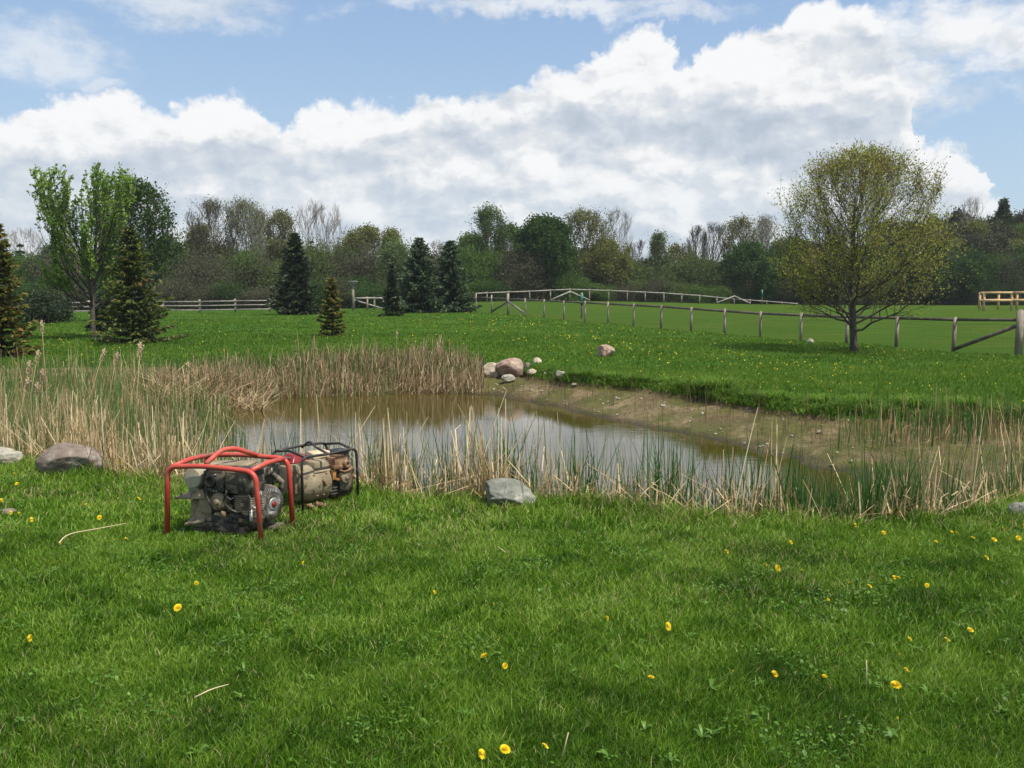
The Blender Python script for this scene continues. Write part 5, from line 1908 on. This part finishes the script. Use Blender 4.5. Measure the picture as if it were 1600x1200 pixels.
def pump_two():
    root = empty('water_pump', (-1.50, 6.93, H(-1.50, 6.93) - .01), R(47.6), 'rusty water pump with tan casing in a black tube frame behind the red one', 'water pump', s=.92)
    hx, hy, ht = .27, .205, .455
    tr_ = .0112
    fr = MB()
    for s_ in (-1, 1):
        fr.tube(smooth_path([(-hx, s_ * hy, -.03), (-hx, s_ * hy, ht), (0, s_ * hy, ht - .005 + (.02 if s_ > 0 else 0)), (hx, s_ * hy, ht + .01), (hx + .015, s_ * hy, -.03)], .06), tr_, 10)
    part(fr, 'frame', 'black_tube', root, smooth=True)
    sb = MB()
    for sx in (-1, 1):
        sb.tube([(sx * (hx - .03), -hy, ht), (sx * (hx - .02), 0, ht + .03), (sx * (hx - .03), hy, ht)], tr_, 10)
    sb.tube(smooth_path([(-.02, -hy, ht), (-.02, -.06, ht + .03), (.0, .07, ht + .07), (.02, hy, ht)], .05), tr_ * .95, 10)
    part(sb, 'lifting_bar', 'black_tube', root, smooth=True)
    # casing drum (axis along the frame)
    c = MB()
    c.lathe((-.10, -.03, .20), (1, 0, 0), [(-.14, .10), (-.12, .135), (-.02, .150), (.10, .150), (.12, .158), (.135, .158), (.14, .12)], 32)
    o = part(c, 'pump_casing', 'tan_metal', root, smooth=False, bevel=.006)
    b = MB()
    b.box((-.02, -.05, .345), (.16, .17, .075), taper=.86)
    b.box((-.02, -.05, .305), (.19, .21, .022))
    part(b, 'casing_cover', 'tan_metal', root, bevel=.016)
    b = MB()
    b.box((-.235, .0, .255), (.13, .15, .21), taper=.93)
    b.box((-.235, -.085, .22), (.06, .03, .15))
    b.lathe((-.235, -.05, .335), (-.3, -1, 0), [(0, .04), (.03, .038), (.034, .03)], 16)
    part(b, 'inlet_box', 'tan_metal', root, bevel=.012)
    for (px, pz) in ((-.09, .20), (-.05, .26), (-.02, .20), (-.09, .11), (-.03, .11), (-.12, .285), (.0, .285)):
        bo = MB()
        bo.lathe((px, -.165 + abs(pz - .2) * .25, pz), (0, -1, 0), [(0, .011), (.012, .011), (.014, .005), (.022, .005)], 8)
        part(bo, 'casing_bolt', 'rust', o)
    bo = MB()
    bo.tube([(-.05, -.17, .24), (-.04, -.20, .22), (-.045, -.20, .19)], .009, 8)
    part(bo, 'drain_cock', 'rust', o)
    # rusty engine on the right
    e = MB()
    e.box((.155, -.02, .19), (.20, .24, .24))
    for k in range(8):
        e.box((.155, -.03, .10 + k * .026), (.215, .25, .007))
    e.lathe((.12, -.05, .17), (1, 0, 0), [(0, .13), (.14, .125), (.15, .08)], 24)
    part(e, 'engine_block', 'soot', root, bevel=.005)
    h = MB()
    h.box((.13, -.13, .365), (.14, .12, .07), taper=.9)
    h.box((.13, -.15, .325), (.17, .10, .03), rot=(0, .05, 0))
    for k in range(5):
        h.box((.10 + k * .018, -.13, .402), (.006, .12, .02))
    h.lathe((.165, -.19, .345), (.2, -1, 0), [(0, .034), (.03, .034), (.034, .028), (.034, .016), (.01, .014)], 16)
    h.tube([(.18, -.16, .31), (.21, -.19, .28), (.235, -.18, .25), (.22, -.16, .21)], .012, 8)
    h.tube([(.10, -.20, .30), (.14, -.21, .285), (.20, -.205, .29), (.25, -.17, .30)], .009, 8)
    h.box((.245, -.13, .27), (.06, .07, .05), rot=(.3, .2, 0))
    h.box((.255, -.15, .215), (.07, .03, .03), rot=(.3, .2, .4))
    part(h, 'cylinder_head', 'rust', root, bevel=.006)
    b = MB()
    b.box((.06, -.17, .265), (.035, .03, .085))
    b.box((.085, -.165, .225), (.07, .03, .02), rot=(0, .3, 0))
    part(b, 'bracket', 'orange_rust', root, bevel=.003)
    f = MB()
    f.lathe((.165, -.14, .235), (.1, -1, 0), [(-.02, .05), (.05, .054), (.06, .050), (.064, .02), (.074, .018), (.075, .002)], 24)
    part(f, 'flywheel_cover', 'tan_metal', root, bevel=.003)
    k_ = MB()
    k_.box((.225, -.03, .39), (.13, .13, .085), taper=.9)
    k_.box((.225, -.03, .43), (.15, .15, .02), taper=.9)
    part(k_, 'air_filter', 'black_tube', root, bevel=.014)
    y_ = MB()
    y_.box((.08, .06, .405), (.22, .16, .06), taper=.8)
    part(y_, 'fuel_tank', 'label', root, bevel=.02)
    t_ = MB()
    t_.add([(-.20, .03, .36), (-.20, .24, .36), (.02, .26, .36), (.02, .05, .36), (-.15, .08, .425), (-.15, .2, .425), (-.05, .2, .425), (-.05, .08, .425)],
           quads=[(0, 3, 2, 1), (4, 5, 6, 7), (3, 0, 4, 7), (2, 3, 7, 6), (1, 2, 6, 5), (0, 1, 5, 4)][::1])
    part(t_, 'red_tank', 'red_tank', root, bevel=.012)
    d = MB()
    d.box((-.22, .19, .29), (.18, .17, .16))
    d.box((-.20, .10, .20), (.10, .08, .10))
    d.tube([(-.24, .15, .38), (-.2, .12, .40), (-.12, .1, .39)], .016, 8)
    o = part(d, 'silencer', 'soot', root, bevel=.01)
    l_ = MB()
    l_.box((-.313, .18, .305), (.004, .075, .055))
    part(l_, 'maker_plate', 'label', o)
    s_ = MB()
    s_.box((-.02, -.13, .012), (.58, .045, .02), rot=(0, .01, .02))
    s_.box((-.02, .13, .03), (.52, .05, .03))
    part(s_, 'skid_plate', 'dark_wood', root, bevel=.004)
    j = MB()
    for q in range(7):
        rr = random.Random(q)
        j.box((-.22 + rr.random() * .16, -.16 - rr.random() * .05, .03 + rr.random() * .03), (.035, .03, .025), rot=(rr.random() * 3, rr.random() * 3, 0))
    part(j, 'drain_fitting', 'rust', root)


pump_one()
pump_two()

# ------------------------------------------------------------------ dandelions, cattails, straws
M['petal'] = leaf_mat('dandelion_petal', [(0, (0.52, 0.33, 0.01)), (.5, (0.74, 0.53, 0.012)), (1, (0.86, 0.70, 0.025))], .2, .6)
M['stem'] = leaf_mat('dandelion_stem', [(0, (0.14, 0.22, 0.06)), (.5, (0.26, 0.34, 0.13)), (1, (0.45, 0.38, 0.22))], .2)
M['weed'] = leaf_mat('weed_leaf', [(0, (0.05, 0.13, 0.014)), (.5, (0.085, 0.19, 0.022)), (1, (0.14, 0.26, 0.04))], .3, .45)
M['seed'] = leaf_mat('cattail_fluff', [(0, (0.30, 0.20, 0.12)), (.5, (0.52, 0.38, 0.25)), (1, (0.68, 0.55, 0.40))], .1, .9)
M['moss_green'] = surf_mat('tall_weed', (0.08, 0.16, .03), (0.14, .24, .05), 20, .8, 0)


def dandelion(seed, closed=False):
    rng = np.random.default_rng(seed)
    root = empty('dandelion', (0, 0, 0))
    st = MB()
    h = .055 + .05 * rng.random()
    lx = rng.normal() * .02
    ly = rng.normal() * .012
    top = np.array([lx, ly, h])
    st.tube(bez(np.zeros(3), np.array([0, 0, h * .6]), top, 5), [.0024, .0022, .002, .002, .0022], 5)
    st.lathe(top - np.array([0, 0, .010]), (0, 0, 1), [(0, .002), (.006, .006), (.012, .006)], 8)
    st.build('stem', M['stem'], root)
    fl = MB()
    N = 90 if not closed else 36
    i = np.arange(N)
    a = i * 2.399
    r_ = np.sqrt((i + .5) / N)
    R_ = .0165 if not closed else .009
    tilt = np.array([rng.normal() * .25, -abs(rng.normal()) * .35 - .15])
    el = (1.25 - 1.15 * r_) if not closed else (1.45 - .5 * r_)
    L = R_ * (.55 + .5 * r_)
    d = np.stack([np.cos(a) * np.cos(el), np.sin(a) * np.cos(el), np.sin(el)], 1)
    b0 = top + np.stack([np.cos(a) * r_ * R_ * .25, np.sin(a) * r_ * R_ * .25, 0 * a + .002], 1)
    tip = b0 + d * L[:, None]
    for P_ in (b0, tip):
        dz = P_ - top
        P_[:, 2] += dz[:, 0] * tilt[0] + dz[:, 1] * tilt[1] * -1
    sd_ = np.stack([-np.sin(a), np.cos(a), 0 * a], 1) * .0022
    v4 = np.stack([b0 - sd_ * .6, b0 + sd_ * .6, tip + sd_, tip - sd_], 1).reshape(-1, 3)
    fl.add(v4, quads=np.arange(N * 4).reshape(-1, 4), val=np.repeat(np.clip(.9 - .6 * (1 - r_) + .1 * rng.normal(size=N), 0, 1), 4))
    fl.build('flower_head', M['petal'], root)
    return root, top


def make_dandelions():
    pro = [dandelion(1), dandelion(2), dandelion(3), dandelion(4, True)]
    used = set()
    rng = random.Random(8)
    L = [(269, 944, 1.35, 0, 'open dandelion alone in the lawn below the red pump, brightest bloom on the left'), (55, 996, 1.0, 1, 'small dandelion near the left edge of the lower lawn'),
         (318, 906, .9, 2, 'dandelion just below the legs of the red pump'), (317, 950, .6, 3, 'half closed dandelion right of the brightest bloom'), (472, 878, .6, 1, 'small dandelion right below the pumps'),
         (1404, 1072, 1.5, 0, 'large tilted dandelion in the lower right lawn'), (1042, 978, 1.15, 1, 'open dandelion in the right middle lawn'), (1025, 1048, .9, 2, 'leaning dandelion on a pale bare stem'),
         (753, 1176, 1.0, 1, 'dandelion at the bottom edge, leftmost of its three'), (809, 1158, 1.35, 2, 'shaggy dandelion on a curved stem at the bottom edge'), (848, 1163, .9, 0, 'dandelion at the bottom edge, rightmost of its three'),
         (765, 1025, 1.1, 2, 'dandelion lying in dry leaves in the centre lawn'), (791, 1035, .9, 0, 'small bright dandelion in the centre lawn'), (776, 998, .6, 3, 'nearly closed dandelion above the centre pair'),
         (683, 921, .6, 1, None), (776, 937, .6, 2, None), (925, 960, .6, 2, None), (948, 962, .6, 1, None), (895, 934, .5, 3, None), (803, 850, .6, 3, None),
         (1143, 1048, .6, 3, None), (1219, 1052, .9, 1, None), (1300, 1057, .8, 2, None), (1402, 1018, .8, 3, None), (1420, 1043, .7, 1, None), (1424, 990, .8, 2, None), (1484, 995, .8, 1, None), (1518, 984, 1.0, 0, None),
         (1407, 1122, .7, 3, None), (1300, 937, .6, 2, None), (1334, 910, .8, 2, None), (1358, 915, .9, 0, None), (1391, 908, .7, 1, None), (1402, 902, .9, 1, None), (1409, 901, .8, 2, None), (1442, 910, .9, 0, None),
         (1537, 870, 1.1, 0, None), (1441, 870, .6, 3, None), (1220, 886, 1.1, 1, None), (1205, 884, .7, 2, None), (1194, 882, .7, 3, None), (1262, 889, .7, 2, None), (1140, 860, .8, 1, None), (1231, 846, .9, 0, None),
         (1379, 833, 1.1, 0, None), (1338, 822, .9, 1, None), (1360, 819, .6, 2, None), (1463, 848, 1.0, 0, None), (1497, 834, .9, 1, None), (1492, 833, .7, 2, None), (1527, 840, 1.0, 2, None), (1554, 843, 1.1, 0, None),
         (1562, 826, 1.0, 1, None), (1591, 839, 1.1, 0, None), (1575, 817, .6, 3, None), (1597, 822, .7, 1, None), (1425, 842, .7, 3, None),
         (23, 757, 1.0, 0, None), (26, 742, .9, 2, None), (6, 783, 1.0, 1, None), (34, 801, .9, 2, None), (17, 800, .8, 1, None), (52, 812, 1.0, 1, None), (152, 806, 1.2, 0, None), (134, 789, .8, 2, None), (103, 790, .7, 3, None),
         (220, 778, .9, 1, None), (203, 838, .7, 2, None), (180, 842, .6, 3, None), (98, 846, .7, 1, None), (33, 766, .6, 3, None), (450, 993 - 60, .5, 3, None), (462, 994, .5, 3, None), (505, 960, .5, 1, None), (1093, 1126 - 200, .5, 3, None), (573, 984, .5, 3, None)]
    for i, (px, py, s_, k, lab) in enumerate(L):
        root, top = pro[k]
        s_ *= .66
        if k in used:
            o = copy_tree(root)
        else:
            o = root
            used.add(k)
        h = top[2] * s_
        x, y = gnd(px, py, h)
        o.location = (x - 0.0, y, H(x, y) - .002)
        o.scale = (s_, s_, s_)
        o.rotation_euler = (rng.uniform(-.3, .45), rng.uniform(-.35, .35), rng.uniform(-1.2, 1.2))
        if lab is None:
            where = 'in the grass around the left boulders' if px < 240 and py < 860 else 'in the lawn below the pumps' if px < 620 else 'in the centre lawn' if px < 1000 else 'at the pond edge on the right' if py < 875 else 'in the right lawn, among the row of upper blooms' if py < 940 else 'scattered in the lower right lawn'
            lab = 'small yellow dandelion ' + where
        tag(o, lab, 'dandelion', None if s_ in () else 'dandelions ' + ('of the left lawn' if px < 620 else 'of the centre lawn' if px < 1000 else 'of the right lawn'))
    # specks of far dandelions, beyond counting
    r2 = np.random.default_rng(3)
    mb = MB()
    n = 9000
    px = -40 + 1680 * r2.random(n)
    py = 488 + 150 * r2.random(n) ** 1.4
    Y0 = np.interp(py, [488, 500, 520, 560, 600, 640], [68, 54, 40, 29.5, 22, 17])
    x = (px - 800) / F * Y0
    y = Y0 * (1 + .05 * r2.normal(size=n))
    z, (t_, ib, iw, db, dw) = height(x, y, True)
    dens = .05 + .40 * np.clip(wav(x, y, 3.5, 2.2), 0, 1) + .9 * np.exp(-((px - 820) / 110) ** 2 - ((py - 505) / 18) ** 2) + .8 * np.exp(-((px - 1230) / 260) ** 2 - ((py - (560 + (px - 900) * .06)) / 14) ** 2) + .5 * np.exp(-((px - 1000) / 140) ** 2 - ((py - 540) / 20) ** 2)
    k = ~ib & ~pasture_mask(x, y) & (r2.random(n) < dens * .30)
    x, y, z = x[k], y[k], z[k]
    n = len(x)
    s_ = (.009 + .007 * r2.random(n)) * np.clip(y / 24, .9, 1.7)
    cc = np.stack([x, y, z + .055 + .03 * r2.random(n)], 1)
    ang = np.arange(6) * PI / 3
    ring = np.stack([np.cos(ang), np.sin(ang), 0 * ang], 1)
    v = cc[:, None, :] + ring[None] * s_[:, None, None]
    v[:, :, 2] += ring[None, :, 1] * s_[:, None] * .6
    ctr = cc + np.array([0, 0, .012])
    V = np.concatenate([v, ctr[:, None, :]], 1).reshape(-1, 3)
    base = (np.arange(n) * 7)[:, None]
    tri = np.stack([np.stack([base[:, 0] + i, base[:, 0] + (i + 1) % 6, base[:, 0] + 6], 1) for i in range(6)], 1).reshape(-1, 3)
    mb.add(V, tris=tri, val=np.repeat(r2.random(n), 7))
    o = mb.build('dandelion_specks', M['petal'])
    tag(o, 'countless tiny dandelions dotting the far lawn', 'flowers', kind='stuff')


make_dandelions()


def make_weeds():
    rng = np.random.default_rng(31)
    mb = MB()
    spots = [(735, 900), (722, 912), (860, 905), (905, 905), (1180, 835), (1160, 842), (1200, 846), (1130, 838), (1330, 900), (640, 850), (560, 830), (1235, 1045), (1455, 1090), (1480, 1100), (120, 960), (880, 1015), (500, 1065), (1490, 1005), (1180, 900), (1240, 895), (60, 830), (150, 830), (200, 790), (170, 768), (480, 875), (1010, 1010), (700, 1120), (300, 1180), (1550, 950), (1100, 1150), (420, 1010), (1420, 880)]
    for i in range(45):
        spots.append((rng.uniform(0, 1600), rng.uniform(835, 1190)))
    for px, py in spots:
        x, y = gnd(px, py, 0)
        z = H(x, y)
        n = rng.integers(5, 11)
        x += rng.normal() * .03
        a = rng.random(n) * 2 * PI
        L = (.018 + .028 * rng.random(n))
        p = np.zeros((n, 4, 3))
        for k, (q, hh) in enumerate(((0.05, 0), (.4, .42), (.75, .62), (1, .55))):
            p[:, k] = np.stack([x + np.cos(a) * L * q, y + np.sin(a) * L * q, z + .012 + L * hh * (.5 + .7 * ((a * 7) % 1))], 1)
        mb.ribbons(p, np.stack([np.full(n, .004), np.full(n, .010), np.full(n, .012), np.full(n, .003)], 1), a + PI / 2, .2 + .7 * rng.random(n))
    o = mb.build('weed_leaves', M['weed'])
    tag(o, 'broad leaved weeds and clover growing low in the near lawn', 'weeds', kind='stuff')


make_weeds()


def make_clover():
    """low clover and thatch in patches between the blades"""
    rng = np.random.default_rng(77)
    mb = MB()
    x, y = frustum_pts(rng, 60000, 2.3, 8.0)
    z, (t_, ib, iw, db, dw) = height(x, y, True)
    m = wav(x, y, .38, 21.) + .5 * wav(x, y, .13, 3.)
    k = ~ib & (m > .5)
    x, y, z = x[k], y[k], z[k]
    n = len(x)
    c = np.stack([x, y, z + .014 + .026 * rng.random(n)], 1)
    a = rng.random(n) * 6.28
    s_ = .005 + .005 * rng.random(n)
    t1 = np.stack([np.cos(a), np.sin(a), .35 * rng.normal(size=n)], 1) * s_[:, None]
    t2 = np.stack([-np.sin(a), np.cos(a), .35 * rng.normal(size=n)], 1) * s_[:, None]
    v = np.stack([c - t1, c - t2, c + t1, c + t2], 1).reshape(-1, 3)
    mb.add(v, quads=np.arange(n * 4).reshape(-1, 4), val=np.repeat(np.clip(.4 + .25 * rng.normal(size=n), 0, 1), 4))
    o = mb.build('clover', M['weed'])
    tag(o, 'small rounded clover leaves in patches through the near lawn', 'clover', kind='stuff')


make_clover()


def straw(pts, lab, r_=.0028, seed=0):
    """a fallen dry stalk lying on the grass, from pixels along it"""
    P_ = []
    for px, py, h in pts:
        x, y = gnd(px, py, h)
        P_.append((x, y, H(x, y) + h))
    mb = MB()
    P_ = np.array(smooth_path(P_, .08, 4))
    mb.tube(P_, np.linspace(r_, r_ * .6, len(P_)), 6)
    o = mb.build('dry_stalk', M['reed_dead'])
    for a in o.data.attributes['v'].data:
        a.value = .85
    tag(o, lab, 'stalk')


straw([(92, 848, .05), (105, 834, .06), (150, 826, .07), (196, 817, .07)], 'long bent dry stalk lying on the grass left of the red pump', .0035)
straw([(304, 1088, .05), (330, 1075, .07), (357, 1068, .06)], 'short dry stalk in the lower left lawn')
straw([(778, 854, .05), (790, 862, .05)], 'tiny dry stalk right of centre below the reeds')
straw([(250, 772, .12), (262, 746, .30), (290, 738, .36)], 'curved pale grass stem arching behind the left leg of the red frame', .003)
straw([(1354, 1078, .0), (1354, 1030, .14)], 'upright bare dandelion stem in the lower right lawn', .003)
straw([(876, 1188, .0), (888, 1140, .13)], 'upright bare stem near the bottom edge', .003)


def make_cattails():
    """stalks whose seed heads show above the rest"""
    base = empty('cattail', (0, 0, 0))
    st = MB()
    st.tube([(0, 0, 0), (.01, 0, .6), (.03, .0, 1.0)], [.006, .005, .004], 6)
    for a in st.a:
        a[:] = .6
    st.build('stalk', M['reed_dead'], base)
    hd = MB()
    rng = np.random.default_rng(2)
    hd.lathe((.027, 0, .90), (.08, 0, 1), [(0, .004), (.015, .013), (.05, .018), (.10, .016), (.125, .006)], 10, val=.35)
    c = np.array([.032, 0, .96]) + rng.normal(size=(160, 3)) * np.array([.012, .012, .035])
    hd.cards(c, .018, rng, rng.random(160))
    hd.build('seed_head', M['seed'], base)
    L = [(30, 552, 16, 1.25), (15, 568, 14, 1.1), (70, 508, 19, 1.3), (113, 546, 16, 1.2), (204, 543, 15, 1.5), (58, 578, 13.5, 1.1), (45, 600, 12, 1.0), (292, 570, 17, 1.3), (4, 590, 12.5, 1.1), (150, 553, 16, 1.1), (621, 520, 25, 1.1)]
    first = True
    r = random.Random(3)
    for px, py, Y, s_ in L:
        o = base if first else copy_tree(base)
        first = False
        x = xat(px, py, Y)
        z = H(x, Y)
        hgt = zat(py, Y) - z
        o.location = (x, Y, max(z, WZ) - .03)
        k = hgt / .96
        o.scale = (.85 * s_, .85 * s_, k)
        o.rotation_euler = (r.uniform(-.16, .16), r.uniform(-.05, .3), 0)
        side = 'left marsh' if px < 330 else 'far shore'
        tag(o, 'cattail with a fluffy tan seed head rising from the ' + side, 'cattail', 'cattails of the ' + side)


make_cattails()


def tall_weed():
    x, y = gnd(163, 745, 0)
    y += .25
    root = empty('flowering_weed', (x, y, H(x, y)), 0, 'tall green weed with yellow flowers between the mauve boulder and the reeds', 'weed')
    mb = MB()
    rng = np.random.default_rng(6)
    tips = []
    for k in range(7):
        t_ = np.array([rng.normal() * .05, rng.normal() * .04, .18 + .16 * rng.random()])
        mb.tube(bez(np.zeros(3), np.array([0, 0, .15]), t_, 5), .0035, 5)
        tips.append(t_)
    c = np.concatenate([np.array([0, 0, .12]) + rng.normal(size=(60, 3)) * np.array([.04, .04, .06])])
    mb.cards(c, .05, rng, rng.random(60), asp=.4)
    mb.build('stem', M['weed'], root)
    fl = MB()
    c = np.concatenate([t_ + rng.normal(size=(16, 3)) * .014 for t_ in tips])
    fl.cards(c, .018, rng, .4 + .5 * rng.random(len(c)))
    fl.build('flower_head', M['petal'], root)


tall_weed()


# ------------------------------------------------------------------ thin spring haze
def make_haze():
    mb = MB()
    x0, x1, y0, y1, z0, z1 = -320, 320, -60, 420, -8, 24
    mb.add([(x0, y0, z0), (x1, y0, z0), (x1, y1, z0), (x0, y1, z0), (x0, y0, z1), (x1, y0, z1), (x1, y1, z1), (x0, y1, z1)],
           quads=[(0, 3, 2, 1), (4, 5, 6, 7), (0, 1, 5, 4), (1, 2, 6, 5), (2, 3, 7, 6), (3, 0, 4, 7)])
    m, t, out = new_mat('haze')
    v = t.n('ShaderNodeVolumePrincipled')
    v.inputs['Color'].default_value = (0.85, 0.9, 1.0, 1)
    v.inputs['Density'].default_value = 0.0002
    t.l(v.outputs[0], out.inputs['Volume'])
    o = mb.build('haze', m)
    tag(o, 'thin spring haze over the fields', 'haze', kind='stuff')


make_haze()
